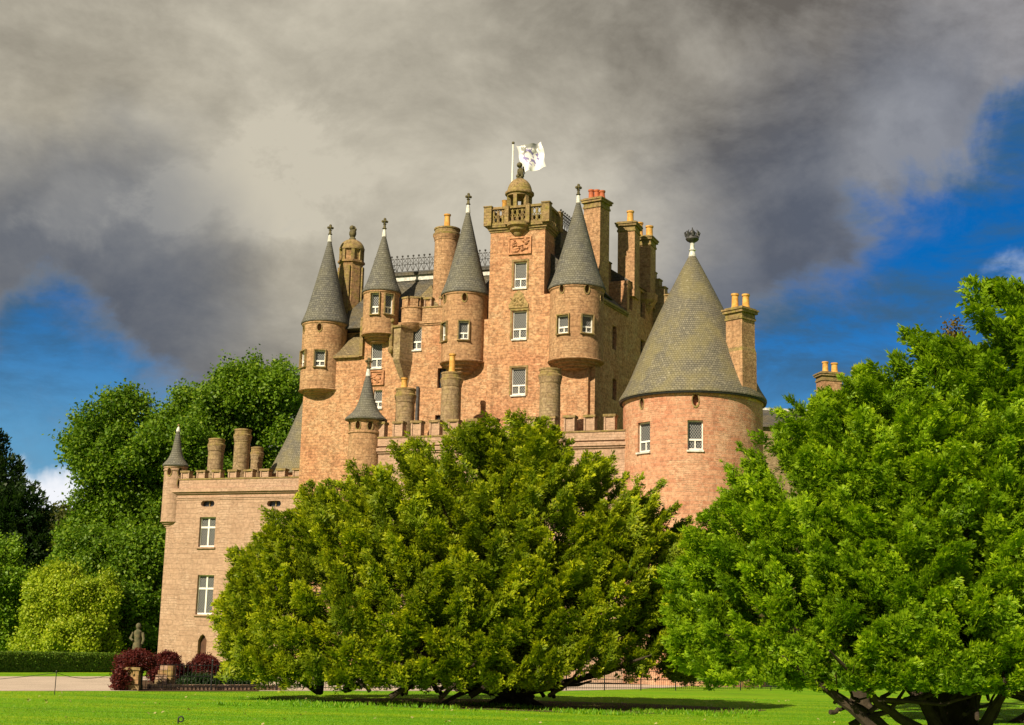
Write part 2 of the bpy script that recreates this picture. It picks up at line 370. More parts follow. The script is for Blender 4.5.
    def ball(s, c, r, m, sx=1, sy=1, sz=1, seg=10, rings=7):
        c = Vector(c)
        def q(i, j):
            th = math.pi*i/rings; ph = 2*math.pi*j/seg
            return c+Vector((r*sx*math.sin(th)*math.cos(ph), r*sy*math.sin(th)*math.sin(ph), r*sz*math.cos(th)))
        for i in range(rings):
            for j in range(seg):
                p = [q(i+1, j), q(i+1, j+1), q(i, j+1), q(i, j)]
                if i == 0: p = p[:3]
                if i == rings-1: p = [p[0], p[2], p[3]]
                s.face(p, m, None, True)
        return s
    def build(s, name, parent=None, weld=True, label=None, origin=None):
        vs = np.array(s.v, dtype=float)
        if origin is None:
            origin = Vector(((vs[:, 0].min()+vs[:, 0].max())/2, (vs[:, 1].min()+vs[:, 1].max())/2, vs[:, 2].min()))
        origin = Vector(origin)
        me = bpy.data.meshes.new(name); me.from_pydata([tuple(v) for v in (vs-np.array(origin))], [], s.f)
        for mm in s.mats: me.materials.append(MATS[mm])
        me.polygons.foreach_set('material_index', s.m); me.polygons.foreach_set('use_smooth', s.sm)
        uvl = me.uv_layers.new(name='UVMap'); uvl.data.foreach_set('uv', np.array(s.uv, dtype=float).ravel())
        if weld:
            bm = bmesh.new(); bm.from_mesh(me); bmesh.ops.remove_doubles(bm, verts=bm.verts, dist=.0008)
            for e in bm.edges:
                if len(e.link_faces) == 2 and e.calc_face_angle(0) > .6: e.smooth = False
            bm.to_mesh(me); bm.free()
        me.update()
        o = bpy.data.objects.new(name, me); scn.collection.objects.link(o)
        ORG[o.name] = origin
        if parent is not None:
            o.parent = parent; o.location = origin-ORG[parent.name]
        else: o.location = origin
        if label: o['label'] = label
        return o
def cut(o, cutter):
    """subtract the cutter MB from o"""
    if not cutter.f: return
    c = cutter.build('cutter'); bpy.context.view_layer.update()
    # place cutter in world; o may have parents
    md = o.modifiers.new('b', 'BOOLEAN'); md.operation = 'DIFFERENCE'; md.object = c; md.solver = 'EXACT'
    bpy.context.view_layer.update()
    dg = bpy.context.evaluated_depsgraph_get(); ev = o.evaluated_get(dg)
    me = bpy.data.meshes.new_from_object(ev, preserve_all_data_layers=True, depsgraph=dg)
    o.modifiers.clear(); old = o.data
    if len(me.polygons) > 4: o.data = me
    bpy.data.objects.remove(c)

class Plane:
    """a vertical facade: through (px0 at py0, Y0), turned by ang; s runs rightwards"""
    def __init__(s, px0, Y0, ang, py0=400):
        p = P(px0, py0, Y0); s.p = Vector((p.x, p.y, 0)); a = R(ang)
        s.u = Vector((math.cos(a), -math.sin(a), 0)); s.n = Vector((-math.sin(a), -math.cos(a), 0))
    def hit(s, px, py, out=0.):
        d = ray(px, py); o = Vector((0, 0, CAMZ)); k = ((s.p+s.n*out)-o).dot(s.n)/d.dot(s.n)
        return o+d*k
    def s(s_, px, py=400): return (s_.hit(px, py)-s_.p).dot(s_.u)
    def at(s, x, out=0., z=0.): q = s.p+s.u*x+s.n*out; return Vector((q.x, q.y, z))

def window(parent, c, u, n, w, h, style='sash', depth=.22, surround=None, cutter=None, sub=False, flat_from=None):
    """c = centre on the wall face; the reveal goes depth into the wall"""
    c = Vector(c)
    if cutter is not None: cutter.obox(c-n*(depth/2-.2+.0), u, n, w/2, depth/2+.2, h/2, 'stone_trim' if surround else cutter.mats[0] if cutter.mats else 'stone_pink')
    fr = MB(); b = c-n*(depth-.06); t_ = .045
    fw = .06
    for sx in (-1, 1): fr.obox(b+u*(sx*(w/2-fw/2)), u, n, fw/2, t_, h/2, 'white_paint')
    fr.obox(b+Vector((0, 0, h/2-.035)), u, n, w/2-fw, t_, .035, 'white_paint')
    fr.obox(b+Vector((0, 0, -h/2+.06)), u, n, w/2-fw, t_, .06, 'white_paint')
    if style == 'sash':
        zt = -h/2+h*.36
        fr.obox(b+Vector((0, 0, zt)), u, n, w/2-fw, t_+.004, .05, 'white_paint')
        fr.obox(b+Vector((0, 0, (zt-.05-h/2+.12)/2)), u, n, .035, t_-.006, (zt-.05+h/2-.12)/2, 'white_paint')
        if surround is None: fr.obox(c+n*.03+Vector((0, 0, -h/2-.05)), u, n, w/2+.05, .07, .05, 'lead_white')
    elif style == 'cross':
        zt = h/2-h*.34
        fr.obox(b+Vector((0, 0, zt)), u, n, w/2-fw, t_+.004, .065, 'white_paint')
        fr.obox(b+Vector((0, 0, (zt-.065-h/2+.12)/2)), u, n, .06, t_-.006, (zt-.065+h/2-.12)/2, 'white_paint')
        fr.obox(b+Vector((0, 0, (zt+.065+h/2-.07)/2)), u, n, .06, t_-.006, (h/2-.07-zt-.065)/2, 'white_paint')
        fr.obox(c+n*.03+Vector((0, 0, -h/2-.06)), u, n, w/2+.1, .09, .06, 'stone_tan')
    elif style == 'dark':
        fr = MB(); fr.obox(b, u, n, .03, t_, h/2, 'iron'); fr.obox(b+Vector((0, 0, .1)), u, n, w/2, t_-.01, .03, 'iron')
    if surround:
        sw, so = .07, .02
        for sx in (-1, 1): fr.obox(c+u*(sx*(w/2+sw/2)), u, n, sw/2, so+.1, h/2, surround)
        fr.obox(c+Vector((0, 0, h/2+sw/2)), u, n, w/2+sw, so+.1, sw/2, surround)
        fr.obox(c+Vector((0, 0, -h/2-sw/2)), u, n, w/2+sw+.03, so+.14, sw/2, surround)
    g = b-n*.02
    gl = 'glass_plain' if style == 'dark' else 'glass_lattice'
    q = [g-u*(w/2)-Vector((0, 0, h/2)), g+u*(w/2)-Vector((0, 0, h/2)), g+u*(w/2)+Vector((0, 0, h/2)), g-u*(w/2)+Vector((0, 0, h/2))]
    if sub:
        pm = MB(); pm.mats = []; fr.obox(g-n*.01, u, n, w/2-.002, .01, h/2-.002, gl); fr.build('window', parent)
    else:
        o = fr.build('window', parent); pm = MB(); pm.obox(g-n*.01, u, n, w/2-.002, .01, h/2-.002, gl); pm.build('pane', o)

def facewin(parent, pl, x0, y0, x1, y1, style='sash', cutter=None, surround=None, depth=.22, out=0.):
    xm, ym = (x0+x1)/2, (y0+y1)/2
    a = pl.hit(x0, ym, out); b = pl.hit(x1, ym, out); tp = pl.hit(xm, y0, out); bt = pl.hit(xm, y1, out)
    w = (b-a).dot(pl.u); h = tp.z-bt.z; c = Vector(((a.x+b.x)/2, (a.y+b.y)/2, (tp.z+bt.z)/2))
    window(parent, c, pl.u, pl.n, w, h, style, depth, surround, cutter)

def cylhit(px, py, c, r):
    d = ray(px, py); ox, oy = -c[0], -c[1]
    A = d.x**2+d.y**2; B = 2*(ox*d.x+oy*d.y); C = ox*ox+oy*oy-r*r
    D = max(B*B-4*A*C, 0); k = (-B-math.sqrt(D))/(2*A)
    return Vector((d.x*k, d.y*k, CAMZ+d.z*k))
def cylwin(parent, c, r, x0, y0, x1, y1, cutter, style='sash', surround='stone_trim', depth=.2, sub=True, wmin=.5):
    ym, xm = (y0+y1)/2, (x0+x1)/2
    p = cylhit(xm, ym, c, r); n = Vector((p.x-c[0], p.y-c[1], 0)).normalized(); u = Vector((-n.y, n.x, 0))
    w = (cylhit(x1, ym, c, r)-cylhit(x0, ym, c, r)).to_2d().length
    k = math.sqrt(max(0, r*r-(w/2)**2)); h = cylhit(xm, y0, c, r).z-cylhit(xm, y1, c, r).z
    pc = Vector((c[0]+n.x*k, c[1]+n.y*k, p.z))
    if u.dot(Vector((1, 0, 0))) < 0: u = -u
    window(parent, pc, u, n, max(w, wmin), h, style, depth, surround, cutter, sub)
def loop_hole(cutter, parent, c, r, px, py, w=.32, h=.55):
    p = cylhit(px, py, c, r); n = Vector((p.x-c[0], p.y-c[1], 0)).normalized(); u = Vector((-n.y, n.x, 0)); k = 12
    q = []
    for j in range(k):
        a = 2*math.pi*j/k; q.append(p+u*(w/2*math.cos(a))+Vector((0, 0, h/2*math.sin(a))))
    m = 'stone_trim'
    f0 = [x+n*.3 for x in q]; f1 = [x-n*.35 for x in q]
    for j in range(k): cutter.face([f1[j], f1[(j+1) % k], f0[(j+1) % k], f0[j]], m)
    cutter.face(f0, m); cutter.face(f1[::-1], m)
    rm = MB()
    for j in range(k):
        j2 = (j+1) % k; cc = p
        a = cc+(q[j]-cc)*1.0+n*.03; b = cc+(q[j2]-cc)*1.0+n*.03; a2 = cc+(q[j]-cc)*1.35+n*.03; b2 = cc+(q[j2]-cc)*1.35+n*.03
        rm.face([a2, b2, b, a], 'stone_trim'); rm.face([a2-n*.1, b2-n*.1, b2, a2], 'stone_trim'); rm.face([a-n*.2, a, b, b-n*.2], 'stone_trim')
    rm.build('gun_loop', parent)

def finial_mb(c, z0, z1, kind='cross'):
    mb = MB(); H = z1-z0; x, y = c
    if kind == 'ball':
        mb.lathe(c, [(.16, z0), (.12, z0+H*.4), (.0, z0+H*.75)], 'lead_white', 10); mb.ball((x, y, z0+H*.85), H*.15, 'carved_olive')
        return mb
    if kind == 'crown':
        mb.lathe(c, [(.26, z0-.2), (.2, z0+.1), (.15, z0+.25), (.22, z0+.34), (.14, z0+.42), (.13, z0+H*.45)], 'lead_white', 14)
        mb.lathe(c, [(.13, z0+H*.45), (.34, z0+H*.52), (.42, z0+H*.58), (.38, z0+H*.66), (.3, z0+H*.70)], 'iron_grey', 14)
        for k in range(8):
            a = k*math.pi/4; p = Vector((x+.36*math.cos(a), y+.36*math.sin(a), z0+H*.66))
            mb.tube([p, p+Vector((.09*math.cos(a), .09*math.sin(a), H*.14)), p+Vector((-.02*math.cos(a), -.02*math.sin(a), H*.22))], [.09, .07, .02], 'iron_grey', 5)
        mb.ball((x, y, z0+H*.8), .2, 'iron_grey'); mb.tube([(x, y, z0+H*.8), (x, y, z1)], [.06, .03], 'iron_grey', 5)
        return mb
    mb.lathe(c, [(.17, z0-.1), (.13, z0+H*.2), (.09, z0+H*.36)], 'lead_white', 10)
    mb.lathe(c, [(.10, z0+H*.36), (.17, z0+H*.40), (.10, z0+H*.46), (.08, z0+H*.62), (.14, z0+H*.66), (.07, z0+H*.70), (.0, z1)], 'bronze', 10)
    for k in range(4):
        a = k*math.pi/2+.3; mb.ball((x+.15*math.cos(a), y+.15*math.sin(a), z0+H*.80), .10, 'bronze', seg=7, rings=5)
    mb.ball((x, y, z0+H*.93), .11, 'bronze', seg=7, rings=5)
    return mb

def turret(parent, pxc, Y, rpx, ye, yc, yb, ya, yf, wins=(), loops=(), wall='stone_turret', roof='slate_cone', flare=.10, fin='cross', over=.14, ringy=None, wstyle='sash', label=None, concave=0, name='turret', bottom_r=.55, surround='stone_trim'):
    """px centre, depth, radius in px, eaves, corbel top, corbel bottom, cone apex, finial top (all picture rows)"""
    pc = P(pxc, (ye+yc)/2, Y); c = (pc.x, pc.y)
    r = rpx/F_*Y/ray(pxc, ye).y
    za, zf = ZZ(ya, Y, pxc+.9*(ye-ya)/24), ZZ(yf, Y, pxc)
    ze, zc, zb = ZZ(ye, Y-r, pxc), ZZ(yc, Y-r, pxc), ZZ(yb, Y-r*.6, pxc)
    H = zc-zb
    b1 = (1.03-bottom_r)/3
    prof = [(r*bottom_r*.6, zb), (r*bottom_r, zb+H*.10), (r*bottom_r, zb+H*.28), (r*(bottom_r+b1*.85), zb+H*.34), (r*(bottom_r+b1), zb+H*.56), (r*(bottom_r+b1*1.9), zb+H*.62), (r*(bottom_r+b1*2), zb+H*.82), (r*1.03, zb+H*.88), (r*1.05, zb+H*.94), (r*1.05, zc), (r, zc+.05)]
    if ringy:
        for yy in ringy:
            zz = ZZ(yy, Y); prof += [(r, zz-.08), (r+.06, zz-.06), (r+.06, zz+.06), (r, zz+.08)]
    prof += [(r, ze-.22), (r+.07, ze-.14), (r+.07, ze)]
    mb = MB(); mb.lathe(c, prof, wall, 40); o = mb.build(name, parent, label=label)
    cu = MB(); cu.mi(wall)
    for w in wins: cylwin(o, c, r, *w, cu, wstyle, surround=surround)
    for l in loops: loop_hole(cu, o, c, r, *l)
    cut(o, cu)
    Hc = za-ze; ro = r+over
    pr = [(ro-.12, ze-.06), (ro, ze-.02), (ro, ze+.07)]
    n = 14
    for k in range(1, n+1):
        f = k/n; base = (1-f)*(r*1.0-.02)*(1-concave*math.sin(math.pi*min(f*1.0, 1)))+.10*f
        pr.append((base+(ro-r)*math.exp(-f*12)+flare*math.exp(-f*9)*.5, ze+.07+(Hc-.07)*f))
    rb = MB(); rb.lathe(c, pr, roof, 40); rb.build('cone_roof', o)
    finial_mb(c, za-.05, zf, fin).build('finial', o)
    return o, c, r

def round_chimney(parent, x0, x1, yt, yb, Y, pot=None, mat_='stone_grey', taper=1.0, base_z=None, poty=None):
    xm = (x0+x1)/2; pc = P(xm, yt, Y); c = (pc.x, pc.y); r = (x1-x0)/2/F_*Y/ray(xm, yt).y
    z1 = ZZ(yt, Y-r*.6, xm); z0 = ZZ(yb, Y, xm) if base_z is None else base_z
    rs = r*.90
    prof = [(rs*taper*1.04, z0), (rs, z1-1.15), (rs, z1-.95), (rs+.03, z1-.92), (r*.97, z1-.72), (r*1.05, z1-.55), (r*1.05, z1-.42), (r*.93, z1-.34), (r*.93, z1-.12), (r*.98, z1-.1), (r*.98, z1), (r*.6, z1+.05), (r*.5, z1+.05)]
    mats = [mat_]*5+['stone_trim']*8
    mb = MB(); mb.lathe(c, prof, mat_, 28, mats=mats[:len(prof)-1]); o = mb.build('chimney', parent)
    for (px, py, rr, mm) in (pot or ()):
        q = P(px, py, Y); zt = ZZ(py, Y, px)
        pm = MB(); pm.lathe((q.x, c[1]), [(rr*1.25, z1+.02), (rr*1.2, z1+.12), (rr, z1+.2), (rr*.9, zt-.15), (rr*1.15, zt-.1), (rr*1.15, zt), (rr*.7, zt), (rr*.7, zt-.3), (0, zt-.3)], mm, 12, cap=False); pm.build('chimney_pot', o)
    return o
def square_chimney(parent, c, z0, z1, hx, hy, ang, pots, mat_='stone_turret', steps=None, capt='stone_trim'):
    mb = MB(); x, y = c
    mb.box((x, y, (z0+z1-.75)/2), hx, hy, (z1-.75-z0)/2, mat_, ang)
    mb.box((x, y, z1-.75+.07), hx+.06, hy+.06, .07, capt, ang); mb.box((x, y, z1-.61+.13), hx+.02, hy+.02, .13, capt, ang)
    mb.box((x, y, z1-.35+.08), hx+.14, hy+.14, .08, capt, ang); mb.box((x, y, z1-.19+.05), hx+.20, hy+.20, .05, capt, ang)
    mb.box((x, y, z1-.09+.045), hx+.05, hy+.05, .045, capt, ang)
    if steps:
        zs, gx = steps; mb.prism([(x+a*math.cos(ang)-b*math.sin(ang), y+a*math.sin(ang)+b*math.cos(ang)) for a, b in ((-hx-gx, -hy-gx), (hx+gx, -hy-gx), (hx+gx, hy+gx), (-hx-gx, hy+gx))], z0-.02, zs, mat_)
        mb.prism([(x+a*math.cos(ang)-b*math.sin(ang), y+a*math.sin(ang)+b*math.cos(ang)) for a, b in ((-hx-gx, -hy-gx), (hx+gx, -hy-gx), (hx+gx, hy+gx), (-hx-gx, hy+gx))], zs, zs+.25, capt,
                 taper=[(x+a*math.cos(ang)-b*math.sin(ang), y+a*math.sin(ang)+b*math.cos(ang)) for a, b in ((-hx-.005, -hy-.005), (hx+.005, -hy-.005), (hx+.005, hy+.005), (-hx-.005, hy+.005))])
    o = mb.build('chimney', parent)
    for (dx, dy, rr, hh, mm) in pots:
        px_ = x+dx*math.cos(ang)-dy*math.sin(ang); py_ = y+dx*math.sin(ang)+dy*math.cos(ang)
        pm = MB(); pm.lathe((px_, py_), [(rr*1.2, z1-.02), (rr*1.15, z1+.12), (rr, z1+.18), (rr*.92, z1+hh-.16), (rr*1.15, z1+hh-.1), (rr*1.15, z1+hh), (rr*.7, z1+hh), (rr*.7, z1+hh-.3), (0, z1+hh-.3)], mm, 12, cap=False); pm.build('chimney_pot', o)
    return o

def battlement(parent, pl, s0, s1, zs, zt, zm, mat_, mw=.85, gap=.75, th=.45, first=0.):
    """solid band zs..zt, merlons to zm, along plane pl from s0 to s1"""
    mb = MB(); L = s1-s0; mid = (s0+s1)/2
    mb.obox(pl.at(mid, .10-th/2, (zs+zt)/2), pl.u, pl.n, L/2, th/2, (zt-zs)/2, mat_)
    mb.obox(pl.at(mid, .10-th/2, zt+.045), pl.u, pl.n, L/2+.01, th/2+.05, .045, 'stone_trim')
    o = mb.build('parapet', parent)
    x = s0+first
    while x+mw < s1+.05:
        m = MB(); h = zm-zt-.09
        m.obox(pl.at(x+mw/2, .10-th/2, zt+.092+(h-.12)/2), pl.u, pl.n, mw/2-.06, th/2-.03, (h-.12)/2, mat_)
        for sx in (-1, 1): m.obox(pl.at(x+mw/2+sx*(mw/2-.05), .10-th/2, zt+.094+(h-.12)/2), pl.u, pl.n, .05, th/2+.035, (h-.12)/2, 'stone_tan')
        m.obox(pl.at(x+mw/2, .10-th/2, zm-.075), pl.u, pl.n, mw/2+.05, th/2+.07, .075, 'stone_trim')
        m.build('merlon', o); x += mw+gap
    return o
def course(parent, pl, s0, s1, z, hh, out, m='stone_trim', name='string_course', deep=.2):
    mb = MB(); mid = (s0+s1)/2
    mb.obox(pl.at(mid, out/2-deep/2, z), pl.u, pl.n, (s1-s0)/2, (out+deep)/2, hh/2, m)
    mb.obox(pl.at(mid, out*.25-deep/2, z-hh/2-.06), pl.u, pl.n, (s1-s0)/2-.01, (out*.5+deep)/2, .06, m)
    return mb.build(name, parent)

def cresting(parent, pts, z0, h, step=.55):
    """wrought-iron roof cresting along a polyline"""
    mb = MB()
    for a, b in zip(pts[:-1], pts[1:]):
        a = Vector((a[0], a[1], z0)); b = Vector((b[0], b[1], z0)); L = (b-a).length; n = max(1, int(L/step)); d = (b-a)/n; up = Vector((0, 0, 1))
        for zz in (.08, h*.45, ): mb.tube([a+up*zz, b+up*zz], .028, 'iron_grey', 4)
        for k in range(n):
            p = a+d*k; q = p+d
            mb.tube([p, p+up*h*.9], .03, 'iron_grey', 4); mb.ball(p+up*h*.93, .08, 'iron_grey', seg=6, rings=4)
            for sx in (-1, 1): mb.ball(p+up*h*.78+d.normalized()*.10*sx, .06, 'iron_grey', seg=5, rings=4)
            mb.tube([p+up*.08, p+d*.5+up*h*.45], .02, 'iron_grey', 4); mb.tube([q+up*.08, p+d*.5+up*h*.45], .02, 'iron_grey', 4)
            mb.tube([p+up*h*.45, p+d*.5+up*h*.72, q+up*h*.45], .02, 'iron_grey', 4)
            mb.tube([p+d*.5+up*h*.45, p+d*.5+up*h*.8], .02, 'iron_grey', 4)
    return mb.build('cresting', parent, weld=False)

# ---------------------------------------------------------------- ground
def sheet(name, poly, z, m):
    mb = MB(); mb.face([(x, y, z) for x, y in poly], m); o = mb.build(name); setp(o, kind='structure'); return o
sheet('lawn', [(-2500, -300), (2500, -300), (2500, 4000), (-2500, 4000)], 0, 'lawn')
def gy(py, px=512): d = ray(px, py); return -CAMZ*d.y/d.z
Yn, Yf = gy(691, 250), gy(676.5, 60)
fl = P(0, 690, Yn)
sheet('gravel_path', [(-150, gy(691, 0)-14), (P(0, 691, gy(691, 0)).x, gy(691, 0)), (P(150, 691, gy(691, 150)).x, gy(691, 150)), (P(560, 691, gy(691, 560)).x, gy(691, 560)), (P(640, 689, gy(689, 640)).x, gy(689, 640)), (P(730, 684, gy(684, 730)).x, gy(684, 730)), (17, 86), (-6, 84), (P(120, 676.5, gy(676.5, 120)).x, gy(676.5, 120)), (P(0, 676.5, gy(676.5, 0)).x, gy(676.5, 0)), (-150, gy(676.5, 0)-26)], .006, 'gravel')
sheet('bare_soil', [(7*math.cos(a)*1.02+.4*math.sin(5*a)+1.2, 46.5+4.6*math.sin(a)+.3*math.cos(7*a)) for a in [2*math.pi*k/40 for k in range(40)]], .006, 'soil')

# ---------------------------------------------------------------- castle keep
A15 = 20
PA = Plane(302, 98.6, A15)            # main block front
PS = Plane(486, 93.3, A15)            # stair tower front
cs, sn = math.cos(R(A15)), math.sin(R(A15))
keep = thing('castle_keep', tuple(PS.at(0, -4, 0)), 'tall pink sandstone tower house with pointed corner turrets and a domed stair tower', 'castle')
bk = -PA.n                             # inward direction
sA0, sA1 = PA.s(302, 420), PA.s(492, 360)
zA = PA.hit(440, 322).z
def quad(pl, s0, s1, d0, d1): return [pl.at(s0, -d0).to_2d()[:], pl.at(s1, -d0).to_2d()[:], pl.at(s1, -d1).to_2d()[:], pl.at(s0, -d1).to_2d()[:]]
s36 = PA.s(361, 350); z356 = PA.hit(348, 356).z
mb = MB(); mb.prism(quad(PA, s36, sA1, 0, 12), 0, zA, 'stone_pink'); wA = mb.build('wall', keep)
mb = MB(); mb.prism(quad(PA, sA0, s36-.002, 0, 12), 0, z356, 'stone_pink'); mb.build('wall', keep)
mb = MB(); mb.prism(quad(PA, sA0+.6, s36-.002, 1.7, 11.9), z356+.002, zA, 'stone_pink'); mb.build('wall', keep)
cu = MB(); cu.mi('stone_pink')
facewin(keep, PA, 371, 342, 382, 368, 'sash', cu)
facewin(keep, PA, 373.5, 390, 382, 408, 'sash', cu)
facewin(keep, PA, 437.5, 368, 446, 388, 'dark', cu, None, .35)
facewin(keep, PA, 435, 415, 441, 420, 'dark', cu, None, .3)
facewin(keep, PA, 411, 327, 421.5, 350, 'sash', cu)
cut(wA, cu)
# stair tower
zS = PS.hit(518, 231).z
sS1 = PS.s(545, 240); sE = PS.s(588, 385)
mb = MB(); mb.prism(quad(PS, 0, sS1, 0, 2.2), 0, zS, 'stone_pink'); wS = mb.build('wall', keep, label='stair tower wall with a column of sash windows')
cu = MB(); cu.mi('stone_pink')
facewin(keep, PS, 514, 262, 526.5, 288, 'sash', cu); facewin(keep, PS, 512.5, 311, 526.5, 339, 'sash', cu); facewin(keep, PS, 511.5, 368, 525.5, 395, 'sash', cu)
cut(wS, cu)
for (x0, y0, x1, y1) in ((514, 262, 526.5, 288), (512.5, 311, 526.5, 339), (511.5, 368, 525.5, 395)):
    a = PS.hit(x0, y0); b = PS.hit(x1, y1); mb = MB(); w = PS.s(x1, y1)-PS.s(x0, y0); cx = (PS.s(x0, y0)+PS.s(x1, y1))/2
    for sx in (-1, 1): mb.obox(PS.at(cx+sx*(w/2+.07), .01, (a.z+b.z)/2), PS.u, PS.n, .06, .03, (a.z-b.z)/2, 'stone_trim')
    mb.obox(PS.at(cx, .012, a.z+.07), PS.u, PS.n, w/2+.14, .04, .07, 'stone_trim'); mb.build('window_surround', keep)
# right wing front and its receding side wall
PR = Plane(588, 0, -63); c0 = PS.at(sE, 0)
PR.p = Vector((c0.x, c0.y, 0)); PR.u = Vector((math.sin(R(27)), math.cos(R(27)), 0)); PR.n = Vector((math.cos(R(27)), -math.sin(R(27)), 0))
zE = PR.hit(604, 299.5).z
tG = PR.s(627, 330); tEnd = PR.s(653, 330)
e0 = PS.at(sS1-.4, -.004); e1 = PS.at(sE, -.004); e2 = PR.at(tG, 0); e3 = PR.at(tG, -7.5); e4 = PS.at(sS1-.4, -5.3)
mb = MB(); mb.prism([p.to_2d()[:] for p in (e0, e1, e2, e3, e4)], 0, zE, 'stone_pink'); wE = mb.build('wall', keep)
cu = MB(); cu.mi('stone_pink')
facewin(keep, PR, 612.5, 326, 616.5, 350, 'dark', cu, None, .3); facewin(keep, PR, 612.5, 379, 616.5, 400, 'dark', cu, None, .3)
cut(wE, cu)
course(keep, PR, 1.2, tG, zE-.08, .16, .16, 'stone_trim', 'eaves_course')
mb = MB(); mb.prism([PR.at(.3, .003).to_2d()[:], PR.at(1.1, .003).to_2d()[:], PR.at(1.1, .35).to_2d()[:], PR.at(.3, .35).to_2d()[:]], 0, PR.hit(598, 362).z, 'stone_turret'); mb.build('buttress', keep)
dp = PR.hit(599.5, 380); mb = MB(); mb.tube([PR.at(1.35, .12, 2), PR.at(1.35, .12, PR.hit(599, 366).z)], .06, 'iron', 6); mb.build('drainpipe', keep)
dp = PA.hit(418, 400); mb = MB(); mb.tube([PA.at(PA.s(418, 400), .12, 2), PA.at(PA.s(418, 400), .12, PA.hit(418, 387).z)], .11, 'iron_grey', 6); mb.build('drainpipe', keep)
# slate roof of the right wing
zr = PR.hit(612, 262).z
mb = MB()
a = PR.at(.9, .12, zE); b = PR.at(tG, .12, zE); c = PR.at(tG, -3.4, zr+.3); d = PR.at(.9, -3.4, zr+.3); e = PR.at(tG, -7.2, zE); g = PR.at(.9, -7.2, zE)
for q in ([a, b, c, d], [d, c, e, g], [a, d, g], [b, e, c], [a, g, e, b]): mb.face(q, 'slate_roof')
mb.build('roof', keep)
cresting(keep, [PR.at(1.6, -3.4), PR.at(tG-.2, -3.4)], zr+.28, 1.25, .5)
# gable block with two chimneys
zG = PR.hit(632, 283).z
def rq(t0, t1, w0, w1): return [PR.at(t0, w0).to_2d()[:], PR.at(t1, w0).to_2d()[:], PR.at(t1, w1).to_2d()[:], PR.at(t0, w1).to_2d()[:]]
mb = MB(); mb.prism(rq(tG, tEnd, .0, -7.5), 0, zG, 'stone_pink'); wG = mb.build('wall', keep)
cu = MB(); cu.mi('stone_pink')
facewin(keep, PR, 629.3, 289, 632.5, 310, 'dark', cu, None, .3); facewin(keep, PR, 640.5, 292, 645, 318, 'dark', cu, None, .3); facewin(keep, PR, 640.5, 340, 645, 361, 'dark', cu, None, .3)
cut(wG, cu)
for k in range(6):
    mb = MB(); zz = zG+.002*k; zt_ = zG-2.2+.62*k
    mb.prism(rq(tG-.003*k, tG+.55, -4.2+.45*k, -3.7+.45*k), zE-.5, zt_+.55, 'stone_lichen'); mb.prism(rq(tG-.06, tG+.6, -4.25+.45*k, -3.66+.45*k), zt_+.552, zt_+.64, 'stone_trim'); mb.build('crow_step', keep)
mb = MB(); a = PR.at(tG+.5, .12, zG); b = PR.at(tEnd, .12, zG); c = PR.at(tEnd, -3.4, zG+2.4); d = PR.at(tG+.5, -3.4, zG+2.4); e = PR.at(tEnd, -7, zG); g = PR.at(tG+.5, -7, zG)
for q in ([a, b, c, d], [d, c, e, g], [a, d, g], [b, e, c], [a, g, e, b]): mb.face(q, 'slate_roof')
mb.build('roof', keep)
angR = math.atan2(-math.sin(R(27)), math.cos(R(27)))
cc = PR.at(tG+1.3, -.45); square_chimney(keep, (cc.x, cc.y), zG-1, ZZ(224, cc.y, 628), .62, .7, R(-20), [(.1, 0, .24, .95, 'pot_yellow')])
cc = PR.at(tG+4.2, -.35); square_chimney(keep, (cc.x, cc.y), zG-1, ZZ(238, cc.y, 645), .62, .7, R(-22), [(-.35, -.3, .26, 1.1, 'pot_yellow'), (.3, .1, .26, .9, 'pot_yellow')])
mb = MB(); cc = PR.at(tG+4., -.2); mb.lathe((cc.x, cc.y), [(.2, zG-1.6), (.5, zG-1.2), (.55, zG-1.0), (.85, zG-.6), (.88, zG-.1)], 'stone_turret', 8, smooth=False); mb.build('corbel', keep)
# far stepped gable beyond
zH = PR.hit(653, 272).z
for k in range(7):
    q = PR.at(tEnd+.3, .15+.27*k)
    mb = MB(); mb.prism(rq(tEnd+.002*k, tEnd+.6, -.4+.42*k, .06+.42*k), ZZ(330, q.y, 655), zH-.62*k, 'stone_grey'); mb.prism(rq(tEnd-.05, tEnd+.65, -.44+.42*k, .10+.42*k), zH-.62*k+.002, zH-.62*k+.1, 'stone_trim'); mb.build('crow_step', keep)
mb = MB(); mb.prism(rq(tEnd+.61, tEnd+6, -6, 2.0), 0, ZZ(322, 100, 655), 'stone_grey'); mb.build('wall', keep)
mb = MB(); a = PR.at(tEnd+.65, 2.45, ZZ(324, 100, 655)); b = PR.at(tEnd+6, 2.45, ZZ(324, 100, 655)); c = PR.at(tEnd+6, -1, zH-.1); d = PR.at(tEnd+.65, -1, zH-.1); e = PR.at(tEnd+6, -5, ZZ(324, 100, 655)); g = PR.at(tEnd+.65, -5, ZZ(324, 100, 655))
for q in ([a, b, c, d], [d, c, e, g], [a, d, g], [b, e, c], [a, g, e, b]): mb.face(q, 'slate_roof')
mb.build('roof', keep)
# square chimney behind the right front turret
Yc = 95.5; p = P(596.5, 230, Yc); square_chimney(keep, (p.x, p.y), zE-2, ZZ(200, Yc, 597), .66, .66, R(-33), [(-.45, 0, .2, .8, 'pot_red'), (-.0, 0, .2, .72, 'pot_red'), (.42, 0, .2, .6, 'pot_red')])
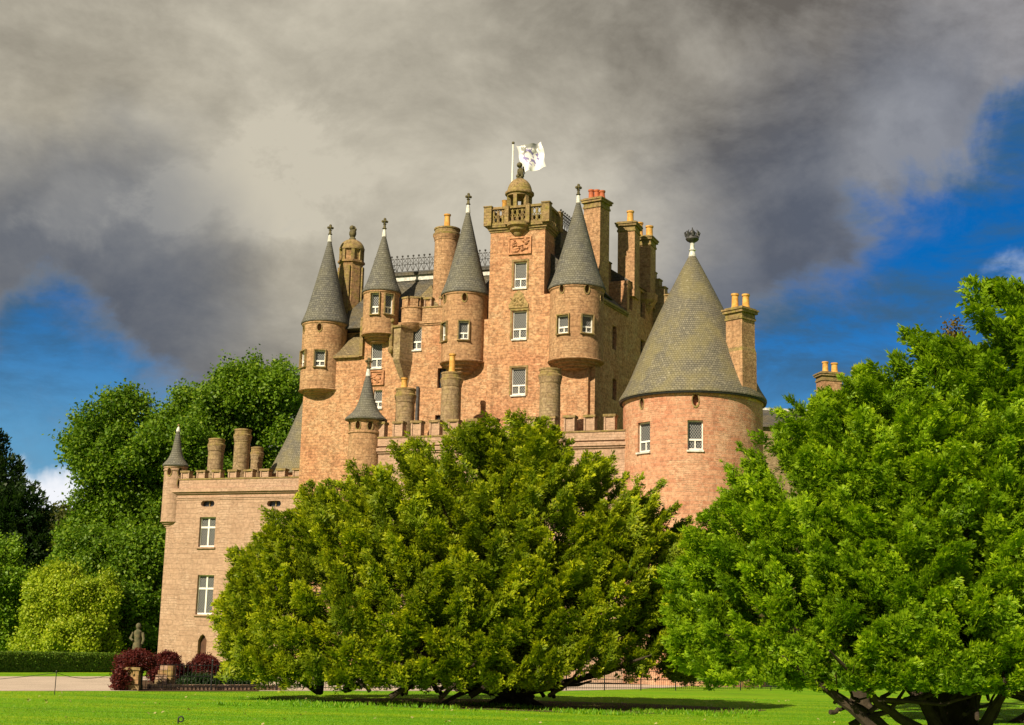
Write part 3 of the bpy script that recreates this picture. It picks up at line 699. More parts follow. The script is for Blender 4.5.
# lead roof between stair tower and turret
mb = MB(); q = PS.at(sS1+.05, -.9); zz = PS.hit(552, 286).z
a = PS.at(sS1+.01, -.5, zz); b = PS.at(sE+.3, -.5, zz); c = PS.at(sE+.3, -4.8, zz); d = PS.at(sS1+.01, -4.8, zz); h0 = PS.at(sS1+.01, -3, PS.hit(556, 236).z+.5)
for f_ in ([a, b, h0], [b, c, h0], [c, d, h0], [d, a, h0], [a, d, c, b]): mb.face(f_, 'slate_roof')
mb.build('roof', keep)

# main block roof: slate slopes to a lead platform with cresting
z0r = zA+.1; zp = PA.hit(440, 279, -4).z
def m3(pl, s, d, z): q = pl.at(s, -d); return Vector((q.x, q.y, z))
s_l, s_r = PA.s(318, 330), sA1+1; s_pl = PA.s(352, 280)
mb = MB(); B = [m3(PA, s_l, .7, z0r), m3(PA, s_r, .7, z0r), m3(PA, s_r, 11.5, z0r), m3(PA, s_l, 11.5, z0r)]
T = [m3(PA, s_pl, 4, zp), m3(PA, s_r, 4, zp), m3(PA, s_r, 8, zp), m3(PA, s_pl, 8, zp)]
for k in range(4): k2 = (k+1) % 4; mb.face([B[k], B[k2], T[k2], T[k]], 'slate_roof')
mb.face(T, 'slate_roof'); mb.face(B[::-1], 'slate_roof'); mb.build('roof', keep)
mb = MB(); mb.prism(quad(PA, s_pl-.1, s_r-.2, 3.9, 8.1), zp+.004, zp+.38, 'lead_white'); mb.prism(quad(PA, s_pl-.25, s_r-.1, 3.75, 8.25), zp+.382, zp+.62, 'slate_roof'); mb.build('roof_platform', keep)
cresting(keep, [PA.at(s_pl-.1, -8.1), PA.at(s_pl-.1, -3.9), PA.at(s_r-.2, -3.9)], zp+.62, 1.35, .42)
# small dormer roof and crenellated parapet under the platform
def gablet(px0, px1, yr, ye, d0, d1, m='slate_warm'):
    a = m3(PA, PA.s(px0, ye), d0, PA.hit(px0, ye).z); b = m3(PA, PA.s(px1, ye), d0, a.z); r0 = m3(PA, PA.s((px0+px1)/2, ye), d0+1.2, PA.hit(px0, yr, -d0).z)
    c = m3(PA, PA.s(px1, ye), d1, a.z); d = m3(PA, PA.s(px0, ye), d1, a.z); r1 = m3(PA, PA.s((px0+px1)/2, ye), d1, r0.z)
    mb = MB()
    for q in ([a, b, r0], [b, c, r1, r0], [c, d, r1], [d, a, r0, r1], [a, d, c, b]): mb.face(q, m)
    mb.build('roof', keep)
gablet(404, 434, 282, 306, .8, 4)
gablet(424, 442, 284, 304, 1.0, 4)
# parapet right of second turret
zt = PA.hit(430, 308).z
pa_s0, pa_s1 = PA.s(423, 315), PA.s(448, 315)
battlement(keep, PA, pa_s0, pa_s1, zA+.002, zt, PA.hit(430, 301).z+.25, 'stone_turret', .55, .6, .4, .1)
course(keep, PA, PA.s(399, 325), PA.s(446, 325), zA+.02, .16, .14, 'stone_turret')
pc = PA.at(PA.s(411, 315), -.35); rr = 12/F_*96
mb = MB(); mb.lathe((pc.x, pc.y), [(rr*.5, zA-.55), (rr*.8, zA-.35), (rr, zA-.1), (rr+.06, zA), (rr, zA+.08), (rr, zt), (rr+.05, zt+.04), (rr+.05, zt+.12), (rr*.7, zt+.12), (rr*.7, zt-.3), (0, zt-.3)], 'stone_turret', 32, cap=False)
bt = mb.build('round_parapet', keep)
for a in (-2.3, -1.45, -.6):
    mb = MB(); q = (pc.x+(rr-.12)*math.cos(a), pc.y+(rr-.12)*math.sin(a)); mb.box((*q, zt+.12+.28), .27, .13, .28, 'stone_turret', a+math.pi/2); mb.box((*q, zt+.12+.62), .31, .17, .06, 'stone_trim', a+math.pi/2); mb.build('merlon', bt)
# lean-to roof by the left turret
a0, a1 = PA.s(331, 356), PA.s(360.5, 356)
mb = MB(); z0, z1 = PA.hit(348, 355.5, .2).z, PA.hit(350, 334, -1.68).z
q = [PA.at(a0, .25, z0), PA.at(a1, .25, z0), PA.at(a1, -1.68, z1), PA.at(a0+1.1, -1.68, z1)]; w_ = [PA.at(a0, .25, z0-.15), PA.at(a1, .25, z0-.15), PA.at(a1, -1.68, z0-.15), PA.at(a0+.1, -1.68, z0-.15)]
mb.face(q, 'slate_warm'); mb.face(w_[::-1], 'stone_trim')
for k in range(4): k2 = (k+1) % 4; mb.face([w_[k], w_[k2], q[k2], q[k]], 'stone_trim')
mb.build('lean_to_roof', keep)
mb = MB(); mb.obox(PA.at(a1+.12, -.3, (z0+z1)/2+.2), PA.u, PA.n, .12, .55, (z1-z0)/2+.3, 'stone_trim'); mb.ball(PA.at(a1+.12, .1, z1+.6), .16, 'stone_trim'); mb.build('gable_end', keep)
# projecting bay with the dark slab, corbelled out
s0, s1 = PA.s(399, 345), PA.s(423, 345)
zt_, zb_ = PA.hit(410, 330).z, PA.hit(410, 362).z
mb = MB(); mb.prism([PA.at(s0, .9).to_2d()[:], PA.at(s0+.55, 1.05).to_2d()[:], PA.at(s1-.75, .003).to_2d()[:], PA.at(s0-.2, .003).to_2d()[:]], zb_, zt_, 'stone_grey', )
mb.prism([PA.at(s0-.1, 1.0).to_2d()[:], PA.at(s0+.6, 1.15).to_2d()[:], PA.at(s1-.7, .004).to_2d()[:], PA.at(s0-.3, .004).to_2d()[:]], zt_+.002, zt_+.14, 'stone_trim')
zc_ = PA.hit(410, 386).z
mb.prism([PA.at(s0+.5, .12).to_2d()[:], PA.at(s0+.7, .12).to_2d()[:], PA.at(s0+.8, .002).to_2d()[:], PA.at(s0+.4, .002).to_2d()[:]], zc_, zb_-.002, 'stone_grey',
         taper=[PA.at(s0, .9).to_2d()[:], PA.at(s0+.55, 1.05).to_2d()[:], PA.at(s1-.75, .002).to_2d()[:], PA.at(s0-.2, .002).to_2d()[:]])
mb.build('bay', keep)
mb = MB(); sP = PA.s(393, 340); mb.tube([PA.at(sP, .3, PA.hit(393, 350).z), PA.at(sP, .3, PA.hit(393, 325).z)], [.14, .14], 'stone_trim', 8); mb.ball(PA.at(sP, .3, PA.hit(393, 322).z), .2, 'stone_trim'); mb.ball(PA.at(sP, .25, PA.hit(393, 350).z), .22, 'stone_trim', sz=1.4); mb.build('statue', keep)
# carved panel under the window
def panel(pl, x0, y0, x1, y1, m, name='carved_panel', ped=False, seed=1, out=.0):
    rnd = random.Random(seed); mb = MB(); a = pl.hit(x0, y0); b = pl.hit(x1, y1); w = pl.s(x1, y1)-pl.s(x0, y0); cx = (pl.s(x0, y0)+pl.s(x1, y1))/2; h = a.z-b.z; cz = (a.z+b.z)/2
    if not ped:
        mb.obox(pl.at(cx, out+.02, cz), pl.u, pl.n, w/2-.08, .03, h/2-.08, m)
        for sx in (-1, 1): mb.obox(pl.at(cx+sx*(w/2-.05), out+.06, cz), pl.u, pl.n, .05, .07, h/2, m)
        for sz in (-1, 1): mb.obox(pl.at(cx, out+.06, cz+sz*(h/2-.05)), pl.u, pl.n, w/2-.1, .065, .05, m)
    else:
        pts = [(-w/2, -h/2), (w/2, -h/2), (w/2, -h/2+.25), (w*.32, 0), (w*.22, h*.3), (0, h/2), (-w*.22, h*.3), (-w*.32, 0), (-w/2, -h/2+.25)]
        f0 = [pl.at(cx+x, .10, cz+z) for x, z in pts]; f1 = [pl.at(cx+x, .003, cz+z) for x, z in pts]
        mb.face(f0, m); mb.face(f1[::-1], m)
        for k in range(len(pts)): k2 = (k+1) % len(pts); mb.face([f1[k], f1[k2], f0[k2], f0[k]], m)
    for k in range(14):
        x, z = rnd.uniform(-.33, .33)*w, rnd.uniform(-.36, .36 if not ped else .1)*h
        mb.ball(pl.at(cx+x, out+.08, cz+z), rnd.uniform(.06, .13), m, seg=6, rings=4)
        mb.tube([pl.at(cx+x, out+.09, cz+z), pl.at(cx+x+rnd.uniform(-.2, .2), out+.11, cz+z+rnd.uniform(-.2, .2)), pl.at(cx+x+rnd.uniform(-.3, .3), out+.09, cz+z+rnd.uniform(-.1, .2))], .045, m, 5)
    mb.build(name, keep)
panel(PS, 509, 238, 531.5, 253.5, 'carved_pink', seed=3)
panel(PS, 509.5, 291, 528.5, 307.5, 'carved_olive', 'pediment', True, 5)
panel(PA, 370.5, 371, 384, 385, 'carved_pink', seed=9)

# turrets
turret(keep, 324, 98.9, 22.3, 320, 388, 397, 240, 224.5, [(314.5, 350, 325, 366.5), (300.8, 351, 304.5, 367)], [(319.5, 327), (304, 328.5)], label='round bartizan on the far left corner')
turret(keep, 381, 96.8, 17.8, 289, 332, 342, 235, 218, [(371, 293, 379, 314), (385, 294, 393, 314)], label='round turret with a pair of white sash windows')
turret(keep, 464.5, 94.7, 22.5, 290.5, 359, 373, 211, 193, [(458.5, 321, 468.5, 339.5), (441.8, 323, 446, 341)], [(464.5, 297), (445, 298)], label='round turret left of the stair tower')
turret(keep, 576.5, 91.6, 26.8, 283.5, 357, 368.5, 201, 184, [(557.5, 315, 568.5, 333.5), (582, 315, 593, 333)], [(562, 288.5), (587, 289), (601.5, 298)], label='round turret with two windows at the front corner')
# domed square bartizan behind the left turret
Yd = 100.5; p = P(351.5, 260, Yd); c = (p.x, p.y); z1 = ZZ(264, Yd, 351); z0 = ZZ(335, Yd, 351)
mb = MB(); mb.lathe(c, [(.86, z0), (.86, z1-.1), (1.0, z1), (1.0, z1+.15), (.82, z1+.2)], 'stone_lichen', 8, a0=.2, smooth=False)
for k in range(8):
    a = .2+math.pi/4*(k+.5)
    if k % 2: mb.box((c[0]+.83*math.cos(a), c[1]+.83*math.sin(a), (z0+z1)/2), .12, .2, (z1-z0)/2-.3, 'stone_trim', a)
lt = mb.build('lantern_turret', keep)
mb = MB(); zd = ZZ(250.5, Yd, 351); mb.lathe(c, [(.78, z1+.18), (.78, zd-.1), (.92, zd)], 'stone_lichen', 16)
for k in range(8): a = .2+math.pi/4*k; mb.box((c[0]+.8*math.cos(a), c[1]+.8*math.sin(a), (z1+zd)/2+.05), .1, .12, (zd-z1)/2-.1, 'stone_trim', a)
mb.lathe(c, [(.92, zd-.05), (.94, zd+.08)]+[(.88*math.cos(a)+.02, zd+.08+.74*math.sin(a)) for a in [k*math.pi/16 for k in range(1, 8)]]+[(0, zd+.84)], 'stone_trim', 20, cap=False); mb.build('dome', lt)
zs = zd+.8
mb = MB(); mb.lathe(c, [(.3, zs-.05), (.25, zs+.1), (.18, zs+.2)], 'bronze', 10); mb.ball((c[0], c[1], zs+.5), .27, 'bronze', sz=1.4); mb.ball((c[0]-.06, c[1]-.05, zs+.9), .2, 'bronze'); mb.tube([(c[0]+.05, c[1], zs+.3), (c[0]+.22, c[1]-.1, zs+.8), (c[0]+.1, c[1], zs+1.05)], [.12, .08, .03], 'bronze', 6); mb.build('statue', lt)

# round chimney beside third turret
round_chimney(keep, 434, 461, 227, 303, 97, [(447.5, 214.5, .22, 'pot_yellow')], 'stone_turret', 1.02, base_z=zA-.4)

# stair-tower head: cornice, pierced balustrade, cupola
w0, w1 = -.35, sS1+.35
mb = MB()
def ringbox(m0, e, z0, z1): mb.prism(quad(PS, -e, sS1+e, -e, 2.2+e), z0, z1, m0)
ringbox('stone_trim', .06, zS+.002, zS+.14); ringbox('stone_trim', .14, zS+.142, zS+.30); ringbox('stone_trim', .24, zS+.302, zS+.42)
cor = mb.build('cornice', keep)
zb = zS+.42; zt = PS.hit(518, 206, .1).z; hb = zt-zb
mb = MB(); e = .12
def rail(pA, pB, m='stone_trim'):
    d = (pB-pA); L = d.length; u = d.normalized(); n = Vector((u.y, -u.x, 0)); mid = (pA+pB)/2
    mb.obox(Vector((mid.x, mid.y, zb+.09)), u, n, L/2, .12, .085, m); mb.obox(Vector((mid.x, mid.y, zt-.08)), u, n, L/2, .15, .08, m)
    k = int(L/.34); s_ = L/k; zm = (zb+.175+zt-.16)/2; hh = (zt-.16-zb-.175)/2
    for i in range(k):
        q = pA+u*(s_*(i+.5)); c_ = Vector((q.x, q.y, zm))
        for j in range(8):
            a, b = j*math.pi/4, (j+1)*math.pi/4
            mb.tube([c_+u*(.13*math.cos(a))+Vector((0, 0, hh*.42*math.sin(a)+hh*.45)), c_+u*(.13*math.cos(b))+Vector((0, 0, hh*.42*math.sin(b)+hh*.45))], .04, m, 4)
            mb.tube([c_+u*(.13*math.cos(a))+Vector((0, 0, hh*.42*math.sin(a)-hh*.5)), c_+u*(.13*math.cos(b))+Vector((0, 0, hh*.42*math.sin(b)-hh*.5))], .04, m, 4)
        mb.obox(Vector((q.x, q.y, zm))+u*(s_*.5), u, n, .035, .05, hh, m)
cn = [PS.at(-e, e), PS.at(sS1+e, e), PS.at(sS1+e, -2.2-e), PS.at(-e, -2.2-e)]
for k in range(4): rail(cn[k], cn[(k+1) % 4])
for q in cn: mb.obox(Vector((q.x, q.y, (zb+zt)/2)), PS.u, PS.n, .27, .27, (zt-zb)/2, 'stone_trim'); mb.obox(Vector((q.x, q.y, zt+.04)), PS.u, PS.n, .31, .31, .04, 'stone_trim')
scx = PS.s(519, 215)
for sx in (-.75, .75): mb.obox(PS.at(scx+sx, e+.1, (zb+zt)/2), PS.u, PS.n, .14, .22, (zt-zb)/2, 'stone_trim')
bal = mb.build('balustrade', keep, weld=False)
q = PS.at(scx, .0); mb = MB(); zq = PS.hit(520, 235, .4).z
mb.lathe((q.x, q.y), [(.15, zq), (.32, zq+.14), (.36, zq+.26), (.58, zq+.42), (.62, zq+.56), (.80, zq+.70), (.80, zb+.1)], 'stone_trim', 24); mb.build('corbel', keep)
Yq = q.y+1.0; cc = P(519.5, 200, Yq); c = (cc.x, cc.y)
zc0, zc1, zc2 = zb-.05, ZZ(191.5, Yq-.9), ZZ(178.5, Yq)
mb = MB(); rr = .86
for k in range(6):
    a = k*math.pi/3+.15; mb.box((c[0]+(rr-.12)*math.cos(a), c[1]+(rr-.12)*math.sin(a), (zc0+zc1)/2), .12, .13, (zc1-zc0)/2, 'stone_trim', a)
mb.lathe(c, [(rr+.02, zc1-.12), (rr+.02, zc1), (rr+.14, zc1+.05), (rr+.14, zc1+.18), (rr+.03, zc1+.22)]+[((rr)*math.cos(a), zc1+.22+(zc2-zc1-.22)*math.sin(a)) for a in [k*math.pi/18 for k in range(1, 9)]]+[(0, zc2)], 'stone_trim', 28)
mb.lathe(c, [(rr, zt-.5), (rr, zt-.05), (rr+.06, zt), (rr-.2, zt)], 'stone_trim', 24)
cup = mb.build('cupola', keep)
mb = MB(); zs = zc2-.03; hs = ZZ(162.5, Yq)-zs; x, y = c
mb.lathe(c, [(.26, zs), (.24, zs+.12), (.18, zs+.16)], 'bronze', 10)
mb.ball((x+.03, y, zs+hs*.42), hs*.26, 'bronze', .75, .8, 1.15); mb.ball((x-.05, y-.08, zs+hs*.83), hs*.17, 'bronze'); mb.ball((x-.15, y-.15, zs+hs*.80), hs*.09, 'bronze')
for sx in (-1, 1): mb.tube([(x+.12*sx, y-.12, zs+hs*.55), (x+.16*sx, y-.22, zs+hs*.35), (x+.12*sx, y-.24, zs+.1)], [.08, .06, .07], 'bronze', 6); mb.ball((x+.16*sx, y+.05, zs+hs*.2), .13, 'bronze')
mb.tube([(x+.1, y+.2, zs+.15), (x+.32, y+.2, zs+.5), (x+.2, y+.1, zs+hs*.8)], [.04, .035, .05], 'bronze', 5); mb.build('lion_statue', cup)
p = P(505, 205, PS.p.y+3); zz0 = zb; mb = MB(); mb.lathe((p.x, p.y), [(.22, zz0), (.2, ZZ(201, p.y)-.1), (.25, ZZ(201, p.y)), (.15, ZZ(201, p.y))], 'pot_yellow', 12); mb.build('chimney_pot', keep)
cresting(keep, [PS.at(sS1+.2, -2.7), PS.at(sS1+.5, -7.5)], PS.hit(560, 236, -4.5).z, 1.4, .4)
mb = MB(); mb.prism([PS.at(sS1+.35, -2.3).to_2d()[:], PS.at(sS1+.65, -7.6).to_2d()[:], PS.at(0, -7.6).to_2d()[:], PS.at(0, -2.3).to_2d()[:]], zE-1, PS.hit(560, 237, -4.5).z, 'slate_roof'); mb.build('roof_platform', keep)

# flag and pole (a thing of its own, stands on the tower roof)
Yf_ = Yq+1.6; p0 = P(512.8, 160, Yf_); zt_ = ZZ(143, Yf_)
fp = thing('flagpole', (p0.x, Yf_, zb), 'white flagpole on the stair tower roof flying a white flag with a dark blue emblem', 'flagpole')
mb = MB(); mb.lathe((p0.x, Yf_), [(.09, zb-.1), (.075, (zb+zt_)/2), (.055, zt_-.1)], 'white_paint', 10); mb.ball((p0.x, Yf_, zt_), .11, 'bronze'); mb.build('pole', fp)
mb = MB(); nx, nz = 26, 18
TL, TR, BR_, BL = P(516, 146, Yf_), P(541.5, 142, Yf_-.3), P(546, 167.5, Yf_-.2), P(524, 172.5, Yf_)
def fpt(i, j):
    a, b = i/nx, j/nz; q = (TL*(1-a)+TR*a)*(1-b)+(BL*(1-a)+BR_*a)*b
    return q+Vector((.05*math.sin(9*b+4*a), .17*math.sin(a*9+b*3)+.07*math.sin(a*17-b*5)-.2*math.exp(-((b-.18-.1*a)/.14)**2)*a, .03*math.sin(a*6+1)))
for i in range(nx):
    for j in range(nz):
        q = [fpt(i, j+1), fpt(i+1, j+1), fpt(i+1, j), fpt(i, j)]; uv = [(i/nx, 1-(j+1)/nz), ((i+1)/nx, 1-(j+1)/nz), ((i+1)/nx, 1-j/nz), (i/nx, 1-j/nz)]
        mb.face(q, 'flag_cloth', uv, True)
mb.build('flag', fp)

# ---------------------------------------------------------------- low battlemented front wing
PL = Plane(375, 89.5, A15)
lw = thing('castle_wing', tuple(PL.at(8, -2, 0)), 'low battlemented front wing half hidden by the central yew, with a small pointed turret', 'castle wing')
sL0, sL1 = PL.s(362, 440), PL.s(634, 430)
zLt, zLc = PL.hit(400, 438).z, PL.hit(420, 420.7).z
mb = MB(); mb.prism(quad(PL, sL0, sL1, 0, 4.6), 0, zLt-.5, 'stone_tan'); mb.build('wall', lw)
battlement(lw, PL, sL0+.9, sL1, zLt-.498, zLt, zLc, 'stone_tan', .68, .58, .5, .0)
course(lw, PL, sL0, sL1, PL.hit(385, 450).z, .2, .2, 'stone_tan')
turret(lw, 365, 89.9, 16.5, 418, 474, 490, 374, 358, [], [(358, 425), (370, 425.5), (350, 425)], wall='stone_turret', flare=.3, fin='cross', over=.30, concave=.22, ringy=(437,), bottom_r=.5)
round_chimney(lw, 395.5, 416.5, 388, 440, 92.2, [(404.5, 378, .2, 'pot_yellow')], 'stone_grey', base_z=zLt-.6)
round_chimney(lw, 441, 463, 372, 440, 91, [(452.5, 354, .2, 'pot_yellow')], 'stone_grey', base_z=zLt-.6)
round_chimney(lw, 539, 562, 368, 440, 87.6, [], 'stone_grey', base_z=zLt-.6)

# ---------------------------------------------------------------- left battlemented wing
PW = Plane(302, 99.6, A15)
ww = thing('castle_wing', tuple(PW.at(-5, -3, 0)), 'tan battlemented wing at the far left of the castle with tall cross windows', 'castle wing')
sW0, sW1 = PW.s(164, 560), PW.s(302.5, 480)
zWs, zWt, zWm = PW.hit(240, 488).z, PW.hit(240, 479).z, PW.hit(240, 469.5).z
mb = MB(); q0 = quad(PW, sW0, sW1, 0, 9); mb.prism(q0, 0, zWs, 'stone_tan'); wW = mb.build('wall', ww)
cu = MB(); cu.mi('stone_tan')
for w in ((199, 517, 215, 547), (267, 515, 281, 544), (196.5, 575, 213, 614.5)): facewin(ww, PW, *w, 'cross', cu, None, .3)
facewin(ww, PW, 265.5, 576, 281, 614, 'cross', cu, None, .3)
for (x0, x1) in ((201, 214.5), (267, 281)):
    a = PW.hit(x0, 503.7); b = PW.hit(x1, 503.7); zc = a.z; r_ = PW.hit(x0, 501).z-zc+.02; s0, s1 = PW.s(x0, 503), PW.s(x1, 503)
    pts = []
    for k in range(9): an = math.pi/2+math.pi*k/8; pts.append((s0+r_+r_*math.cos(an), zc+r_*math.sin(an)))
    for k in range(9): an = -math.pi/2+math.pi*k/8; pts.append((s1-r_+r_*math.cos(an), zc+r_*math.sin(an)))
    fa = [PW.at(x, .2, z) for x, z in pts]; fb = [PW.at(x, -.4, z) for x, z in pts]
    fa, fb = fa[::-1], fb[::-1]
    cu.face(fa[::-1], 'stone_tan'); cu.face(fb, 'stone_tan')
    for k in range(len(pts)): k2 = (k+1) % len(pts); cu.face([fa[k], fa[k2], fb[k2], fb[k]], 'stone_tan')
    mb = MB(); mb.obox(PW.at((s0+s1)/2, -.36, zc), PW.u, PW.n, (s1-s0)/2-.02, .01, r_-.03, 'glass_plain'); mb.obox(PW.at((s0+s1)/2, -.3, zc), PW.u, PW.n, .04, .04, r_, 'stone_trim'); mb.build('vent_window', ww)
# arched door
d0, d1 = PW.s(197.5, 650), PW.s(206, 650); zt_ = PW.hit(201, 640).z; za_ = PW.hit(201, 634).z; pts = [(d0, -.3), (d1, -.3), (d1, zt_), ((d0+d1)/2+.25*(d1-d0), zt_+(za_-zt_)*.7), ((d0+d1)/2, za_), ((d0+d1)/2-.25*(d1-d0), zt_+(za_-zt_)*.7), (d0, zt_)]
fa = [PW.at(x, .2, z) for x, z in pts]; fb = [PW.at(x, -.35, z) for x, z in pts]
cu.face(fa, 'stone_tan'); cu.face(fb[::-1], 'stone_tan')
for k in range(len(pts)): k2 = (k+1) % len(pts); cu.face([fb[k], fb[k2], fa[k2], fa[k]], 'stone_tan')
cut(wW, cu)
mb = MB(); pts2 = [(x, max(z, .02)) for x, z in pts]; f0 = [PW.at(x*1, -.28, z) for x, z in pts2]; mb.face(f0, 'door_wood'); f1 = [PW.at(x, -.34, z) for x, z in pts2]; mb.face(f1[::-1], 'door_wood')
for k in range(len(pts2)): k2 = (k+1) % len(pts2); mb.face([f1[k], f1[k2], f0[k2], f0[k]], 'door_wood')
dr = mb.build('door', ww); mb = MB(); mb.ball(PW.at(d1-.15, -.24, 1.1), .05, 'iron'); mb.build('handle', dr)
battlement(ww, PW, sW0+.9, sW1, zWs+.002, zWt, zWm, 'stone_tan', .68, .62, .45, .1)
PWl = Plane(302, 99.6, A15); PWl.p = PW.at(sW0, -9); PWl.u = -bk*1.0; PWl.n = -PW.u
battlement(ww, PWl, 0, 8.4, zWs+.002, zWt, zWm, 'stone_tan', .68, .62, .45, .3)
course(ww, PW, sW0, sW1, zWs-.12, .26, .26, 'stone_tan'); course(ww, PW, sW0, sW1, PW.hit(240, 497).z, .09, .07, 'stone_tan')
turret(ww, 173.8, 103.6, 10.8, 465, 521, 528.5, 431, 424, [], [(169.5, 471.5), (180, 471.5), (179.5, 483)], wall='stone_tan', flare=.25, fin='ball', over=.16, concave=.28, ringy=(479,))
round_chimney(ww, 208.5, 225.5, 438.5, 480, 105, [], 'stone_grey', base_z=zWs-.3)
round_chimney(ww, 234.5, 252, 429, 480, 103.8, [], 'stone_grey', base_z=zWs-.3)
round_chimney(ww, 251, 264, 447, 480, 106.5, [], 'stone_grey', base_z=zWs-.3)
# ---------------------------------------------------------------- round tower with the grey cone behind that wing
pc = P(312, 470, 108); rt = thing('round_tower', (pc.x, pc.y, 0), 'round tower rising behind the left wing, only its grey slate cone in view', 'tower')
c = (pc.x, pc.y); r = 44/F_*107
ze = ZZ(478, 108, 309); za = ZZ(372, 108, 309)
mb = MB(); mb.lathe(c, [(r-.15, 0), (r-.15, ze)], 'stone_pink', 48); mb.build('wall', rt)
mb = MB(); mb.lathe(c, [(r-.1, ze-.02), (r+.1, ze+.03), (r+.1, ze+.12), (r*.9, ze+.9), (r*.62, ze+(za-ze)*.36), (.1, za)], 'slate_big', 48); mb.build('cone_roof', rt)

# ---------------------------------------------------------------- big round tower on the right
Yt = 84.5; pc = P(692.5, 400, Yt); c = (pc.x, pc.y); r = 4.17
tw = thing('round_tower', (c[0], c[1], 0), 'broad round pink stone tower with a tall slate cone, right of the keep', 'tower')
ze = ZZ(390, Yt-4.2, 692); za = ZZ(254, Yt, 693)
mb = MB(); mb.lathe(c, [(r, 0), (r, ze-.28), (r+.06, ze-.2), (r+.06, ze)], 'stone_tower', 72); wl = mb.build('wall', tw)
cu = MB(); cu.mi('stone_tower')
cylwin(tw, c, r, 687.5, 420, 703, 450, cu, surround=None, sub=False, depth=.3); cylwin(tw, c, r, 639.5, 422, 647.5, 452, cu, surround=None, sub=False, depth=.3, wmin=1.0)
cylwin(tw, c, r, 733, 560, 748, 590, cu, surround=None, sub=False, depth=.3)
loop_hole(cu, tw, c, r, 642, 403, .3, .6); loop_hole(cu, tw, c, r, 695.5, 400, .36, .7)
cut(wl, cu)
pr = [(r+.0, ze-.08), (r+.26, ze-.04), (r+.26, ze+.08)]
for k in range(1, 17):
    f = k/16; pr.append(((r+.02)*(1-f)+.14*f+.24*math.exp(-f*14)+.22*math.sin(math.pi*f), ze+.08+(za-ze-.08)*f))
mb = MB(); mb.lathe(c, pr, 'slate_big', 64); mb.build('cone_roof', tw)
mb = MB(); mb.lathe(c, [(r+.02, ze-.14), (r+.22, ze-.16), (r+.24, ze-.082)], 'iron', 64); mb.build('gutter', tw)
finial_mb(c, za-.1, ZZ(227.5, Yt, 693), 'crown').build('finial', tw)
yc_ = Yt-2.5; p = P(740.5, 350, yc_)
ch = square_chimney(tw, (p.x, p.y), ze-.1, ZZ(309, yc_, 741), .60, .60, R(-48), [(-.3, -.1, .21, .95, 'pot_yellow'), (.35, .1, .21, .85, 'pot_yellow')], 'stone_turret', steps=(ZZ(353, yc_, 741), .06))
for (x, y) in ((723.5, 352),):
    q = P(x, y, yc_+.3); mb = MB(); mb.box((q.x+.2, q.y, q.z), .10, .35, .36, 'lead_white', R(-48)); mb.build('flashing', tw)

# ---------------------------------------------------------------- far range behind the big tower
fb_ = thing('stone_building', (P(800, 400, 112).x, 114, 0), 'low slate-roofed range behind the broad round tower, its chimney above the trees', 'building')
PF = Plane(760, 112, -8)
s0, s1 = PF.s(745, 420), PF.s(960, 420); zf = PF.hit(780, 428).z; zrd = PF.hit(780, 410.5, -3).z
mb = MB(); mb.prism(quad(PF, s0, s1, 0, 8), 0, zf, 'stone_grey'); mb.build('wall', fb_)
mb = MB(); a = PF.at(s0, .3, zf); b = PF.at(s1, .3, zf); c_ = PF.at(s1, -3, zrd); d = PF.at(s0, -3, zrd); e = PF.at(s1, -8.3, zf); g = PF.at(s0, -8.3, zf)
for q in ([a, b, c_, d], [d, c_, e, g], [a, d, g], [b, e, c_], [a, g, e, b]): mb.face(q, 'slate_roof')
mb.obox(PF.at((s0+s1)/2, -3, zrd+.05), PF.u, PF.n, (s1-s0)/2, .15, .1, 'lead_white'); mb.build('roof', fb_)
p = P(829, 380, 113); square_chimney(fb_, (p.x, p.y), zf, ZZ(373, 113, 829), .85, .6, R(12), [(-.3, 0, .24, .9, 'pot_yellow'), (.5, 0, .26, .85, 'pot_yellow')])

# ---------------------------------------------------------------- foliage
def leafmesh(name, base, ldir, wid, tone, tip, m, parent, origin):
    """base, ldir (N,3), wid (N,3): diamond leaves"""
    N = len(base); v = np.empty((N, 4, 3), dtype=np.float32)
    v[:, 0] = base; v[:, 1] = base+ldir*.45+wid; v[:, 2] = base+ldir; v[:, 3] = base+ldir*.45-wid
    v -= np.array(origin, dtype=np.float32)
    me = bpy.data.meshes.new(name); me.vertices.add(N*4); me.vertices.foreach_set('co', v.ravel())
    me.loops.add(N*4); me.loops.foreach_set('vertex_index', np.arange(N*4, dtype=np.int32))
    me.polygons.add(N); me.polygons.foreach_set('loop_start', np.arange(0, N*4, 4, dtype=np.int32)); me.polygons.foreach_set('loop_total', np.full(N, 4, dtype=np.int32))
    me.materials.append(MATS[m])
    ca = me.color_attributes.new('tone', 'FLOAT_COLOR', 'POINT')
    col = np.ones((N, 4, 4), dtype=np.float32); col[:, :, 0] = tone[:, None]; col[:, :, 1] = tip[:, None]; col[:, :, 2] = 0
    ca.data.foreach_set('color', col.ravel()); me.update(calc_edges=True)
    o = bpy.data.objects.new(name, me); scn.collection.objects.link(o); ORG[o.name] = Vector(origin)
    if parent is not None: o.parent = parent; o.location = Vector(origin)-ORG[parent.name]
    else: o.location = origin
    return o
def nrm(a): return a/np.maximum(np.linalg.norm(a, axis=-1, keepdims=True), 1e-9)
